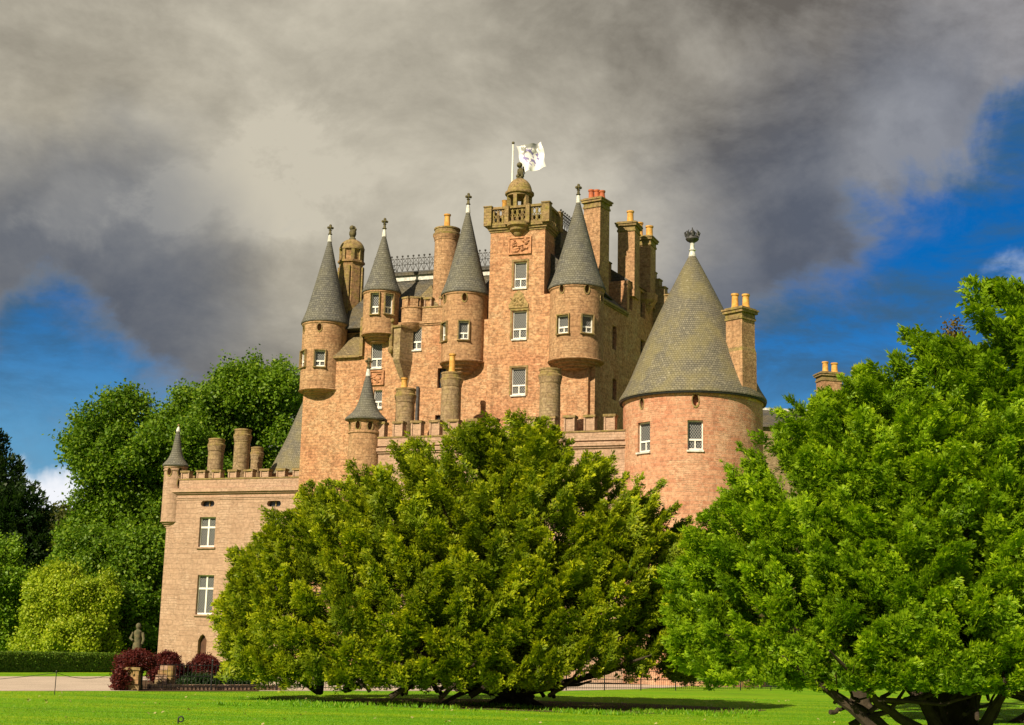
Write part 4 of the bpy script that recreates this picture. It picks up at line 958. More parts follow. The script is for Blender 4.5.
def lobes_from_rows(rows, Y0, n, rl, depth=.85, rng=RNG, zmin=.2, flat=1.):
    """rows: (py, pxL, pxR) silhouette at depth Y0 -> lobes on the skin of the solid it describes"""
    rows = sorted(rows); zs = [ZZ(r_[0], Y0, min(max((r_[1]+r_[2])/2, -100), 1124)) for r_ in rows]; xl = [P(r_[1], r_[0], Y0).x for r_ in rows]; xr = [P(r_[2], r_[0], Y0).x for r_ in rows]
    zs, xl, xr = np.array(zs[::-1]), np.array(xl[::-1]), np.array(xr[::-1])
    L = []; k = 0
    wts = (xr-xl)+1.5
    while len(L) < n and k < n*40:
        k += 1; z = rng.uniform(zs[0], zs[-1]); a, b = np.interp(z, zs, xl), np.interp(z, zs, xr); w = (b-a)/2
        if rng.random() > (w+1)/(max(xr-xl)/2+1): continue
        r = rng.uniform(*rl); ph = rng.uniform(0, 2*math.pi)
        if rng.random() < .35 and math.sin(ph) > 0: ph = -ph
        ins = max(w-r*(.75+rng.uniform(-.75, 1.1)), .05); r = r*rng.uniform(.6, 1.15); rr = 1 if rng.random() < .8 else math.sqrt(rng.random())
        zc = min(z, zs[-1]-r*rng.uniform(.3, 1.3)); zc = max(zc, zmin+r*.5)
        L.append(((a+b)/2+ins*rr*math.cos(ph), Y0+ins*depth*rr*math.sin(ph), zc, r, r, r*flat))
    return np.array(L)
def crown(name, L, n, K, m, parent, style='yew', size=.10, plen=(.6, 1.1), wd=.22, inner=.15, org=None, lean=None, rng=RNG, zmin=.15, tone0=(.1, .9), tipk=.35, up=.55, centre=None):
    area = L[:, 3]**2; idx = rng.choice(len(L), n, p=area/area.sum())
    d = nrm(rng.normal(size=(n, 3))); c = L[idx, :3]; rad = L[idx, 3:6]
    sc = np.ones((n, 1)); inn = rng.random(n) < inner; sc[inn, 0] = rng.uniform(.2, .9, inn.sum())
    p = c+d*rad*sc
    keep_ = np.ones(n, bool)
    for j in range(len(L)):
        q = (p-L[j, :3])/L[j, 3:6]; ins = (q**2).sum(1) < .62
        keep_ &= ~(ins & (idx != j) & ~inn)
    keep_ &= p[:, 2] > zmin
    p, d, idx = p[keep_], d[keep_], idx[keep_]; n = len(p)
    cen = np.array(centre if centre is not None else L[:, :3].mean(0)); outw = nrm(p-cen)
    lobetone = rng.random(len(L)); tone_l = lobetone[idx]
    if style == 'yew':
        ax = nrm(d*.55+outw*.55+np.array([0, 0, up])+rng.normal(size=(n, 3))*.28)
    elif style == 'droop':
        ax = nrm(d*.5+outw*.6+np.array([0, 0, -.25])+rng.normal(size=(n, 3))*.35)
    else:
        ax = nrm(d*.9+np.array([0, 0, .15])+rng.normal(size=(n, 3))*.5)
    ln = rng.uniform(*plen, n)
    ref = nrm(rng.normal(size=(n, 3))*.6+np.array([0, 0, 1.])); sd_ = nrm(np.cross(ax, ref)); nn = np.cross(ax, sd_)
    t_ = rng.random((n, K)); side = rng.choice([-1., 1.], (n, K))
    if style == 'yew':
        lat = side*(1-t_*.85)*rng.uniform(.1, 1., (n, K))*wd
        dep = rng.normal(size=(n, K))*wd*.30-np.abs(lat)*.3
        base = p[:, None]+ax[:, None]*((t_-.25)*ln[:, None])[..., None]+sd_[:, None]*lat[..., None]+nn[:, None]*dep[..., None]
        base[..., 2] -= (t_**2*.12*ln[:, None])
        ld = nrm(ax[:, None]*.9+sd_[:, None]*(side*.7)[..., None]+rng.normal(size=(n, K, 3))*.35)
        wv = nrm(np.cross(ld, nrm(nn[:, None]+rng.normal(size=(n, K, 3))*.6)))
        s_ = size*rng.uniform(.6, 1.4, (n, K, 1)); ld = ld*s_; wv = wv*s_*.20
        tone = .55*tone_l[:, None]+.45*rng.random((n, K)); tone = tone0[0]+(tone0[1]-tone0[0])*tone
        tip = np.clip((t_-.45)*1.5, 0, 1)*rng.random((n, 1))*tipk*2
    else:
        off = rng.normal(size=(n, K, 3))*wd
        base = p[:, None]+off+ax[:, None]*(t_*ln[:, None]*.5)[..., None]
        nv = nrm(d[:, None]*.7+np.array([0, 0, .35])+rng.normal(size=(n, K, 3))*.75); ld = nrm(np.cross(nv, nrm(rng.normal(size=(n, K, 3)))))
        wv = nrm(np.cross(ld, nv)); s_ = size*rng.uniform(.6, 1.4, (n, K, 1)); ld = ld*s_; wv = wv*s_*.38
        tone = .5*tone_l[:, None]+.5*rng.random((n, K)); tone = tone0[0]+(tone0[1]-tone0[0])*tone
        tip = (rng.random((n, K)) < .25)*rng.random((n, K))*tipk*2
    base = base.reshape(-1, 3); ok = base[:, 2] > .03
    return leafmesh(name, base[ok], ld.reshape(-1, 3)[ok], wv.reshape(-1, 3)[ok], tone.ravel()[ok], np.clip(tip.ravel()[ok], 0, 1), m, parent, org)
def bough_crown(name, rows, Y0, nb, npl, K, m, parent, org, size=.12, bl=(1.4, 2.6), br=.5, pl=(.35, .7), wd=.16, depth=.62, up=.5, jut=(-1.1, .2), rng=RNG, zmin=.3, tipk=.5, tone0=(.05, .95), under=None, droop=.42):
    rows = sorted(rows); zs, xl, xr = [], [], []
    for r_ in rows[::-1]:
        zs.append(ZZ(r_[0], Y0, (r_[1]+r_[2])/2)); xl.append(P(r_[1], r_[0], Y0).x); xr.append(P(r_[2], r_[0], Y0).x)
    zs, xl, xr = map(np.array, (zs, xl, xr)); wm = (xr-xl).max()/2
    H = []; O = []
    while len(H) < nb:
        z = rng.uniform(zs[0], zs[-1]); w = (np.interp(z, zs, xr)-np.interp(z, zs, xl))/2; xc = (np.interp(z, zs, xr)+np.interp(z, zs, xl))/2
        if rng.random() > (w+1.2)/(wm+1.2): continue
        ph = rng.uniform(0, 2*math.pi); f = 1.
        if math.sin(ph) > 0.1 and rng.random() < .4: ph = -ph
        if z > zs[-1]-.25*(zs[-1]-zs[0]) and rng.random() < .5: f = math.sqrt(rng.random())
        if rng.random() < .3: f = rng.uniform(.1, .75)
        h = np.array((xc+w*f*math.cos(ph), Y0+w*depth*f*math.sin(ph), z)); o = h-np.array((xc, Y0, z-.35*w)); H.append(h); O.append(o/np.linalg.norm(o))
    H, O = np.array(H), np.array(O); a = nrm(O*.75+np.array([0, 0, up])+rng.normal(size=H.shape)*.22)
    L = rng.uniform(*bl, nb)*np.clip(.5+.5*H[:, 2]/zs[-1], .5, 1); tip = H-O*.15+a*rng.uniform(*jut, (nb, 1)); bt = rng.random(nb)
    qh = nrm(np.cross(a, np.array([0, 0, 1.])+rng.normal(size=H.shape)*.25)); roll = rng.normal(size=nb)*.35
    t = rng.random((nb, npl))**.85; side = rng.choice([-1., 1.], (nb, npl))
    p = tip[:, None]-a[:, None]*(t*L[:, None])[..., None]; p[..., 2] -= .10*L[:, None]*(1-t)**3+.25*L[:, None]*t**2*0
    p += rng.normal(size=p.shape)*.05
    drp = rng.uniform(.2, 1., (nb, npl)); lat_ = qh[:, None]*side[..., None]
    ax = nrm(lat_*rng.uniform(.35, 1., (nb, npl, 1))+a[:, None]*rng.uniform(.6, 1.2, (nb, npl, 1))+O[:, None]*.15+np.array([0, 0, -1.])*(drp*droop)[..., None]+rng.normal(size=p.shape)*.12)
    ln = rng.uniform(*pl, (nb, npl))*(.30+.70*np.minimum(t*2.2, 1)); up_n = nrm(np.cross(np.cross(a, np.array([0, 0, 1.])), a))
    nvv = nrm(up_n[:, None]*.75+O[:, None]*.55+lat_*.45+rng.normal(size=p.shape)*.22)
    p = p.reshape(-1, 3); ax = ax.reshape(-1, 3); pt = np.repeat(bt, npl); ptt = t.ravel(); nvv = nvv.reshape(-1, 3); ln = ln.ravel()
    ok = p[:, 2]-ln*.4 > (zmin if under is None else under(p[:, 0])+rng.normal(size=len(p))*.12); p, ax, pt, ptt, nvv, ln = p[ok], ax[ok], pt[ok], ptt[ok], nvv[ok], ln[ok]; n = len(p)
    sdv = nrm(np.cross(ax, nvv)); nn = np.cross(sdv, ax)
    tt = rng.random((n, K)); sd2 = rng.choice([-1., 1.], (n, K)); lat = sd2*(1-tt*.7)*rng.uniform(0, 1., (n, K))*wd
    base = p[:, None]+ax[:, None]*(tt*ln[:, None])[..., None]+sdv[:, None]*lat[..., None]+nn[:, None]*(rng.normal(size=(n, K))*.018-np.abs(lat)*.3)[..., None]; base[..., 2] -= .16*(tt**2*ln[:, None])
    ld = nrm(ax[:, None]*.8+sdv[:, None]*(sd2*.8)[..., None]+rng.normal(size=(n, K, 3))*.22); wv = nrm(np.cross(ld, nrm(nn[:, None]+rng.normal(size=(n, K, 3))*.35)))
    s_ = size*rng.uniform(.45, 1.7, (n, K, 1)); ld = ld*s_; wv = wv*s_*.18
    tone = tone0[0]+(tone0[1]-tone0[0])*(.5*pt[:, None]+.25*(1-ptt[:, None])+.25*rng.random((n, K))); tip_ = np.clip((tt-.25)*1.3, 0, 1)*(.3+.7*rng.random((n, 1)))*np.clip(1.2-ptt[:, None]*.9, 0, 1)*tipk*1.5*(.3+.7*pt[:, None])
    base = base.reshape(-1, 3); ok = base[:, 2] > .03
    leafmesh(name, base[ok], ld.reshape(-1, 3)[ok], wv.reshape(-1, 3)[ok], tone.ravel()[ok], np.clip(tip_.ravel()[ok], 0, 1), m, parent, org)
    return np.concatenate([tip-a*(L*.55)[:, None], np.ones((nb, 3))], 1)
def wander(a, b, n, amp, sag=0, rng=random):
    a, b = Vector(a), Vector(b); pts = []
    off = Vector((0, 0, 0))
    for k in range(n+1):
        f = k/n
        if 0 < k < n: off += Vector((rng.uniform(-1, 1), rng.uniform(-1, 1), rng.uniform(-1, 1)))*amp
        pts.append(a.lerp(b, f)+off*math.sin(math.pi*min(f*.9+.05, 1))+Vector((0, 0, -sag*math.sin(math.pi*f))))
    return pts
def limbs(mb, base, L, n, r0, m, rng, r1=.03, amp=.18, sag=.3, pick=None):
    for k in range(n):
        j = rng.randrange(len(L)) if pick is None else pick[k]
        e = L[j, :3]; pts = wander(base+Vector((rng.uniform(-.2, .2), rng.uniform(-.2, .2), rng.uniform(-.1, .5))), e, 8, amp, sag, rng)
        mb.tube(pts, [r0+(r1-r0)*(i/8)**.8 for i in range(9)], m, 7)
def tree(name, label, cat, rows, Y0, n_l, rl, n, K, m, style, size, plen, wd, trunk, tr, group=None, depth=.85, seed=1, up=.55, flat=1., inner=.15, zmin=.3, tipk=.35, bark='bark', nl=14, tone0=(.05, .95), ctr=None, hz=None, sag=.2, jut=None, nb=400, npl=40, bl=(1.4, 2.6), br=.5, pl=(.35, .7), under=None, sub=0):
    rng = np.random.default_rng(seed); rnd = random.Random(seed)
    if style == 'yew' and jut is not None: L = lobes_from_rows(rows, Y0, 40, (.5, .9), depth*.7, rng, zmin, flat)
    else: L = lobes_from_rows(rows, Y0, n_l, rl, depth, rng, zmin, flat)
    if sub:
        out = []
        for q in L:
            for k in range(sub):
                d_ = nrm(rng.normal(size=3)+np.array([0, -.2, .25])); rr_ = q[3]*rng.uniform(.26, .46); out.append((*(q[:3]+d_*q[3]*rng.uniform(.55, 1.05)), rr_, rr_, rr_*.8))
        for k in range(len(L)*3):
            q = L[rng.integers(len(L))]; d_ = nrm(rng.normal(size=3)+np.array([0, -.2, .3])); rr_ = q[3]*rng.uniform(.12, .2)
            for e_ in (1.0, 1.22, 1.42): out.append((*(q[:3]+d_*q[3]*e_), rr_*(1.6-e_*.6), rr_*(1.6-e_*.6), rr_))
        L = np.array(out)
    tx = P(trunk, 680, Y0).x; T = thing(name, (tx, Y0, 0), label, cat, group)
    cen = L[:, :3].mean(0); cen[2] = L[:, 2].min()+.25*(L[:, 2].max()-L[:, 2].min())
    if jut is not None: L = bough_crown('crown', rows, Y0, nb, npl, K, m, T, (tx, Y0, 0), size, bl, br, pl, wd, depth, up, jut, rng, zmin, tipk, tone0, under)
    else: crown('crown', L, n, K, m, T, style, size, plen, wd, inner, (tx, Y0, 0), rng=rng, zmin=zmin, up=up, tipk=tipk, tone0=tone0, centre=cen)
    mb = MB(); h = hz or cen[2]*.8
    top = Vector((cen[0]*.6+tx*.4, Y0, h)); pts = wander((tx, Y0, -.1), top, 7, tr*.15, 0, rnd)
    mb.tube(pts, [tr*1.5, tr*1.1, tr, tr*.95, tr*.85, tr*.75, tr*.65, tr*.5], bark, 12)
    for a in range(5): an = a*1.26+.3; mb.tube([(tx, Y0, .5), (tx+tr*1.2*math.cos(an), Y0+tr*1.2*math.sin(an), .12), (tx+tr*2.6*math.cos(an), Y0+tr*2.6*math.sin(an), -.08)], [tr*.5, tr*.35, tr*.1], bark, 7)
    limbs(mb, Vector(top)*.6+Vector((tx, Y0, 0))*.4, L, nl, tr*.42, bark, rnd, sag=sag, amp=tr*.35)
    mb.build('trunk', T, weld=False)
    return T, L

# central yew
rowsC = [(408, 490, 572), (418, 455, 602), (436, 405, 628), (462, 350, 652), (488, 300, 672), (518, 264, 692), (555, 234, 706), (600, 214, 712), (640, 222, 704), (665, 245, 690), (676, 275, 660)]
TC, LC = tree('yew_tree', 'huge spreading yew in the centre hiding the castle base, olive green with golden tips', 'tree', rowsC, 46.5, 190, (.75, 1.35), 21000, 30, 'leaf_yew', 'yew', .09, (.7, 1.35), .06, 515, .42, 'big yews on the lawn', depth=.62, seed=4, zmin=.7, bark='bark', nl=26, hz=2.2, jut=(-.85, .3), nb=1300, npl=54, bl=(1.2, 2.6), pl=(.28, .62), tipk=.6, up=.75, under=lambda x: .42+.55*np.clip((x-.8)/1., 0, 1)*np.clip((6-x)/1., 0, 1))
rnd = random.Random(3); mb = MB()
def yl(x0, y0, Ya, x1, y1, Yb, r0, r1, sag=.15):
    a_, b_ = P(x0, y0, Ya), P(x1, y1, Yb); b_ = b_+(b_-a_)*.08+Vector((0, 0, .3)); mb.tube(wander(a_, b_, 10, .06, sag, rnd), [r0*(1-i/10)**.75+r1*.35*(i/10) for i in range(11)], 'bark', 8)
for a in ((512, 694, 46, 420, 660, 44, .22, .08), (505, 690, 46, 372, 672, 43, .17, .05), (520, 692, 46, 606, 672, 45, .13, .04), (470, 696, 44, 540, 655, 44, .1, .05),
          (400, 694, 45, 450, 650, 45, .12, .06), (318, 692, 45.5, 330, 655, 45, .17, .1), (318, 692, 45.5, 280, 660, 44, .1, .05), (390, 697, 43, 430, 660, 43, .09, .06), (440, 698, 43, 485, 660, 43.5, .08, .05), (345, 690, 45, 400, 668, 44, .1, .05), (512, 694, 46, 640, 668, 43, .15, .05), (520, 690, 46, 470, 650, 45, .2, .1), (515, 690, 46, 540, 640, 46, .3, .2), (520, 692, 46, 575, 660, 45, .12, .05)):
    yl(*a)
for k in range(20):
    x = rnd.uniform(300, 560); yl(x, rnd.uniform(684, 697), rnd.uniform(43, 48), x+rnd.uniform(-50, 60), rnd.uniform(645, 668), rnd.uniform(42, 48), .07, .03)
mb.build('limbs', TC, weld=False)

# right-hand yews
rowsR = [(376, 800, 900), (396, 782, 985), (420, 760, 1060), (455, 736, 1100), (495, 714, 1125), (528, 692, 1140), (565, 674, 1150), (600, 662, 1160), (645, 664, 1165), (674, 690, 1150), (688, 750, 1100)]
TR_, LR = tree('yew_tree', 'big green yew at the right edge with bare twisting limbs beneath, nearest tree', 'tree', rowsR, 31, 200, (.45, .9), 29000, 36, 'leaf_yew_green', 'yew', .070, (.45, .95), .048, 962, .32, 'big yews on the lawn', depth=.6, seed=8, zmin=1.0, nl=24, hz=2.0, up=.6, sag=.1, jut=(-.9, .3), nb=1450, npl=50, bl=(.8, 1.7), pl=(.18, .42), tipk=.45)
mb = MB(); rnd = random.Random(5)
for a in ((880, 735, 29, 790, 676, 28.5, .13, .05), (900, 737, 29.5, 815, 690, 29, .11, .04), (930, 737, 30, 838, 672, 28, .12, .05), (945, 737, 30, 880, 668, 30, .13, .06), (955, 737, 30.5, 920, 665, 30, .13, .07), (965, 737, 30.5, 990, 668, 30, .14, .07), (975, 737, 30, 1030, 672, 29, .12, .05),
          (850, 726, 29.4, 905, 700, 29, .08, .05), (905, 700, 29, 960, 690, 29.6, .06, .04), (830, 712, 28.8, 870, 712, 29, .05, .03), (870, 712, 29, 925, 676, 29, .05, .03), (985, 737, 30, 1000, 690, 30, .09, .05), (1010, 690, 29, 1060, 700, 28, .06, .03), (870, 700, 28.8, 1000, 696, 28.8, .05, .03), (940, 735, 30, 905, 660, 31, .16, .08)):
    x0, y0, Ya, x1, y1, Yb, r0, r1 = a; yl(x0, y0, Ya, x1, y1, Yb, r0, r1, .05)
for k in range(7):
    x = rnd.uniform(820, 1010); yl(x, rnd.uniform(700, 725), rnd.uniform(28, 32), x+rnd.uniform(-60, 60), rnd.uniform(655, 690), rnd.uniform(28, 33), .045, .02)
mb.build('limbs', TR_, weld=False)
rowsR2 = [(280, 975, 1120), (293, 950, 1150), (312, 925, 1190), (334, 890, 1230), (354, 862, 1240), (430, 845, 1260), (500, 840, 1280), (580, 830, 1290), (650, 850, 1290)]
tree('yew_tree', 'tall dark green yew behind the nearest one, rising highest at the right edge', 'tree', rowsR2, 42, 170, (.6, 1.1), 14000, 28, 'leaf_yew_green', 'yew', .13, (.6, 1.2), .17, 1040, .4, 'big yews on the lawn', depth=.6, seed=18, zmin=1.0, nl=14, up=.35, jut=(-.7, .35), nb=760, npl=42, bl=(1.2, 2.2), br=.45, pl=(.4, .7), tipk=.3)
tree('yew_tree', 'small pointed yew top with brown-green feathery tips in front of the far chimney', 'tree', [(362, 866, 884), (372, 856, 896), (385, 815, 905), (410, 800, 910), (500, 790, 920), (640, 790, 930)], 50, 50, (.5, .9), 4200, 28, 'leaf_yew', 'yew', .14, (.7, 1.4), .17, 860, .3, 'big yews on the lawn', depth=.7, seed=28, zmin=1.0, nl=8, up=.4, jut=(-1., .9), nb=110, npl=36, bl=(1.2, 2.2), br=.4, pl=(.4, .7), tipk=.3)
tree('broadleaf_tree', 'thin brownish leafy tree top between the dark yews at upper right', 'tree', [(336, 950, 966), (345, 945, 978), (360, 942, 990), (400, 935, 1000), (520, 935, 1000)], 58, 14, (.7, 1.3), 2200, 36, 'leaf_brown', 'broad', .12, (.2, .6), .18, 965, .3, depth=.8, seed=38, zmin=2, nl=10, sub=8)

# trees behind, on the left
tree('broadleaf_tree', 'wide leafy green tree behind the left wing, sloping down against the blue sky', 'tree', [(368, 232, 262), (380, 205, 285), (393, 176, 298), (407, 140, 302), (420, 104, 304), (436, 84, 308), (456, 80, 310), (484, 92, 310), (530, 82, 308), (585, 72, 305), (640, 80, 300)], 138, 95, (1.9, 3.3), 21000, 38, 'leaf_broad', 'broad', .29, (.4, 1.2), .42, 205, .9, 'trees beyond the castle', depth=.7, seed=51, zmin=2, nl=30, sub=9)
tree('broadleaf_tree', 'golden lime-green rounded tree above the clipped hedge', 'tree', [(574, 52, 78), (590, 36, 98), (612, 24, 112), (635, 18, 120), (655, 18, 122)], 118, 40, (.8, 1.5), 8500, 36, 'leaf_lime', 'broad', .20, (.2, .6), .26, 70, .3, 'trees beyond the castle', depth=.8, seed=53, zmin=.6, sub=8)
tree('broadleaf_tree', 'yellow-green tree cut by the left edge above the hedge', 'tree', [(550, -20, 12), (570, -40, 26), (610, -50, 32), (650, -50, 30)], 122, 18, (1.2, 2.0), 3600, 36, 'leaf_bright', 'broad', .22, (.2, .7), .32, -10, .3, 'trees beyond the castle', depth=.8, seed=54, zmin=.6, sub=8)
tree('conifer_tree', 'very dark tree at the left edge, its ragged side against the sky', 'tree', [(437, -40, 10), (450, -60, 22), (490, -70, 33), (540, -80, 38), (600, -80, 40), (640, -80, 30)], 150, 60, (1.3, 2.4), 4500, 40, 'leaf_dark', 'yew', .42, (1.2, 2.2), .6, -20, .6, 'trees beyond the castle', depth=.8, seed=55, zmin=1)
tree('broadleaf_tree', 'low olive-brown tree in the gap beneath the white cloud', 'tree', [(520, 35, 62), (532, 15, 90), (560, 5, 110), (620, 0, 120)], 185, 20, (2.4, 4.), 3000, 34, 'leaf_olive', 'broad', .42, (.5, 1.4), .7, 50, .6, 'trees beyond the castle', depth=.7, seed=56, zmin=1, sub=8)
tree('broadleaf_tree', 'dark leafy tree filling the shade between the lime tree and the castle wall', 'tree', [(540, 90, 150), (570, 85, 168), (610, 85, 172), (650, 85, 172)], 124, 22, (1.4, 2.6), 4800, 36, 'leaf_broad', 'broad', .26, (.3, .9), .42, 135, .4, 'trees beyond the castle', depth=.6, seed=57, zmin=.5, sub=8)
# far-off wood closing the horizon either side
rng = np.random.default_rng(77); L = []
for k in range(240):
    x = rng.uniform(-330, 330)
    if -75 < x < 75 and True: yy = rng.uniform(235, 260)
    else: yy = rng.uniform(210, 260)
    L.append((x, yy, rng.uniform(2, 7), rng.uniform(4, 7), rng.uniform(4, 7), rng.uniform(3.5, 6)))
o = crown('distant_wood', np.array(L), 22000, 12, 'leaf_olive', None, 'broad', 1.3, (1, 3), 1.6, .1, (0, 240, 0), rng=rng, zmin=.2, centre=(0, 240, -40)); setp(o, 'far dark wood closing the horizon behind the castle grounds', 'wood', kind='stuff')

# clipped hedge
hA, hB = Vector(P(0, 672.3, gy(672.3, 0)).to_2d()), Vector(P(124, 672.3, gy(672.3, 124)).to_2d()); hd = (hB-hA).normalized(); hn = Vector((-hd.y, hd.x)); h0 = hB-hd*45; hh = ZZ(652.5, hA.y, 0)
T = thing('clipped_hedge', (hA.x, hA.y, 0), 'long clipped green hedge with a flat top beyond the gravel', 'hedge')
mb = MB(); mb.prism([(h0+hn*.1)[:], (hB+hn*.1)[:], (hB+hn*1.3)[:], (h0+hn*1.3)[:]], 0, hh-.1, 'soil'); mb.build('stems', T)
n = 90000; rng = np.random.default_rng(5); fx = rng.uniform(0, 45, n); s = rng.random(n); dn = np.where(s < .62, rng.normal(size=n)*.04, rng.uniform(0, 1.35, n))
p = np.stack([h0.x+hd.x*fx+hn.x*dn, h0.y+hd.y*fx+hn.y*dn, np.where(s < .62, rng.uniform(0, hh, n), hh+rng.normal(size=n)*.025)], 1)
hv = nrm(np.where((s < .62)[:, None], np.array([-hn.x, -hn.y, .3]), np.array([0, 0, 1.]))+rng.normal(size=(n, 3))*.45); ld = nrm(np.cross(hv, rng.normal(size=(n, 3)))); wv = np.cross(ld, hv)*.035; ld = ld*.10
leafmesh('foliage', p, ld, wv, rng.random(n), (rng.random(n) < .2)*.6, 'leaf_hedge', T, (hA.x, hA.y, 0))

# ---------------------------------------------------------------- red bushes, gate pier, statue
def bush(name, label, px0, px1, y0, y1, Y, m, n, seed, cat='shrub', group=None, size=.065, rl=(.12, .28), zmin=.05):
    rng = np.random.default_rng(seed); cx = P((px0+px1)/2, y0, Y).x; T = thing(name, (cx, Y, 0), label, cat, group); z0, z1 = max(ZZ(y1, Y, (px0+px1)/2), zmin), ZZ(y0, Y, (px0+px1)/2); hw = (px1-px0)/2/F_*Y
    L = []
    for k in range(34):
        d = nrm(rng.normal(size=3)); r = rng.uniform(*rl); g_ = rng.uniform(.75, 1.15); L.append((cx+d[0]*max(hw-r, .05)*g_, Y+d[1]*max(hw-r, .05)*.8, (z0+z1)/2+d[2]*max((z1-z0)/2-r*.8, .02)*g_-.35*abs(d[0])*(z1-z0)/2, r, r, r*.85))
    crown('foliage', np.array(L), n, 30, m, T, 'broad', size, (.04, .12), .07, .2, (cx, Y, 0), rng=rng, zmin=.02)
    mb = MB(); rnd = random.Random(seed)
    for k in range(6): mb.tube(wander((cx+rnd.uniform(-.1, .1), Y+rnd.uniform(-.1, .1), -.05), (cx+rnd.uniform(-.6, .6)*hw, Y+rnd.uniform(-.4, .4)*hw, (z0+z1)/2+.2), 4, .04, 0, rnd), [.05, .04, .035, .025, .02], 'bark', 6)
    mb.build('stems', T, weld=False)
    return T
Yg = gy(690.5, 131)+.1
bush('creeper', 'dark red creeper heaped over the stone gate pier and hanging down its left side', 119, 152, 656, 673, Yg+.4, 'leaf_red', 2200, 61, 'creeper', zmin=.9)
bush('red_shrub', 'rounded dark red shrub right of the creeper, below the castle corner', 152, 183, 652, 682, Yg+7, 'leaf_red', 3200, 62, group='dark red shrubs by the castle')
bush('red_shrub', 'smaller dark red shrub beside the arched castle door', 189, 222, 655, 680, Yg+8, 'leaf_red', 3000, 63, group='dark red shrubs by the castle')
rng = np.random.default_rng(9)
gp = thing('gate_pier', (P(131, 690, Yg).x, Yg, 0), 'square stone gate pier under red creeper at the end of the iron fence', 'gate pier')
mb = MB(); z1 = ZZ(670, Yg, 131); x = gp.location.x
mb.box((x, Yg+.1, z1/2), .27, .27, z1/2, 'stone_lichen'); mb.box((x, Yg+.1, .1), .31, .31, .099, 'stone_trim'); mb.box((x+.0, Yg+.1, z1+.05), .31, .31, .05, 'stone_trim'); mb.build('pier', gp)
L = np.array([(x-.26-rng.uniform(0, .12), Yg-.1+rng.uniform(-.3, .3), z, .13, .18, .18) for z in np.linspace(.15, z1, 12)])
T = thing('creeper', (x-.4, Yg, 0), 'dark red creeper trailing to the ground at the pier foot', 'creeper')
crown('foliage', L, 700, 14, 'leaf_red', T, 'broad', .09, (.1, .2), .09, .2, (x-.4, Yg, 0), rng=rng, zmin=.02)
mb = MB(); mb.tube([(x-.42, Yg-.1, -.05), (x-.40, Yg-.1, .5), (x-.36, Yg-.1, z1)], [.04, .03, .02], 'bark', 6); mb.build('stems', T)
# rubble wall piece behind fence
Yr = Yg+2.2; rw = thing('rubble_wall', (P(163, 690, Yr).x, Yr, 0), 'low heap-shaped rubble stone wall below the round red shrub', 'wall')
mb = MB(); rnd = random.Random(2); x0, x1 = P(153, 690, Yr).x, P(176, 690, Yr).x
for row in range(5):
    ww_ = (x1-x0)*(1-.13*row)/2; xx = (x0+x1)/2-ww_
    while xx < (x0+x1)/2+ww_-.08:
        w = rnd.uniform(.14, .3); mb.box((xx+w/2, Yr+rnd.uniform(-.05, .05), .09+row*.17), w/2-.01, .2, .078, rnd.choice(['stone_tan', 'stone_grey', 'stone_lichen']), rnd.uniform(-.08, .08)); xx += w
mb.build('stonework', rw)
# garden statue
Ys = 64; x = P(137.5, 640, Ys).x; st = thing('statue', (x, Ys, 0), 'weathered stone garden statue on a pedestal showing above the red creeper', 'statue')
zt_ = ZZ(624, Ys, 137); mb = MB(); zb_ = zt_-1.35
mb.box((x, Ys, zb_/2), .28, .28, zb_/2, 'statue_stone'); mb.box((x, Ys, zb_+.04), .36, .36, .04, 'statue_stone'); mb.build('pedestal', st)
mb = MB(); z0 = zb_+.08
mb.lathe((x, Ys), [(.22, z0), (.20, z0+.25), (.17, z0+.5), (.14, z0+.65), (.18, z0+.85), (.17, z0+.95), (.08, z0+1.03), (.07, z0+1.08)], 'statue_stone', 14)
mb.ball((x, Ys, z0+1.18), .12, 'statue_stone', sz=1.2); mb.tube([(x-.2, Ys, z0+.9), (x-.3, Ys-.08, z0+.65), (x-.15, Ys-.2, z0+.55)], [.07, .06, .05], 'statue_stone', 7); mb.tube([(x+.2, Ys, z0+.9), (x+.28, Ys-.05, z0+.62), (x+.24, Ys-.1, z0+.4)], [.07, .06, .05], 'statue_stone', 7); mb.build('figure', st)

# iron fence
def iron_fence(xa, ya, xb, yb, label, h=.95, gate=False):
    T = thing('iron_fence', ((xa+xb)/2, (ya+yb)/2, 0), label, 'fence', 'black iron railings along the gravel')
    a, b = Vector((xa, ya, 0)), Vector((xb, yb, 0)); Lf = (b-a).length; n = max(1, round(Lf/2.4)); up = Vector((0, 0, 1))
    for k in range(n+1):
        p = a+(b-a)*(k/n); mb = MB(); mb.tube([p-up*.1, p+up*(h+.08)], .03, 'iron', 6); mb.ball(p+up*(h+.12), .045, 'iron', seg=6, rings=4); mb.build('post', T)
    for k in range(n):
        p, q = a+(b-a)*(k/n), a+(b-a)*((k+1)/n); mb = MB()
        for z in (.12, .5, h-.06): mb.tube([p+up*z, q+up*z], .014, 'iron', 4)
        m_ = 17
        for j in range(1, m_):
            r_ = p.lerp(q, j/m_); mb.tube([r_+up*.05, r_+up*h], .009, 'iron', 4)
        mb.build('railing', T, weld=False)
def fpos(px): Y = gy(690.5, px)-.05; return P(px, 690.5, Y).x, Y
xA_, yA_ = fpos(141); xB_, yB_ = fpos(276)
iron_fence(xA_, yA_, xB_, yB_, 'black iron railings between the stone pier and the big central yew')
xa, ya = fpos(285); xb, yb = fpos(520); iron_fence(xa, ya, xb, yb, 'black iron railings glimpsed under the left half of the central yew')
xa, ya = fpos(526); xb, yb = fpos(800); iron_fence(xa, ya, xb, yb, 'black iron railings seen under the right half of the central yew')
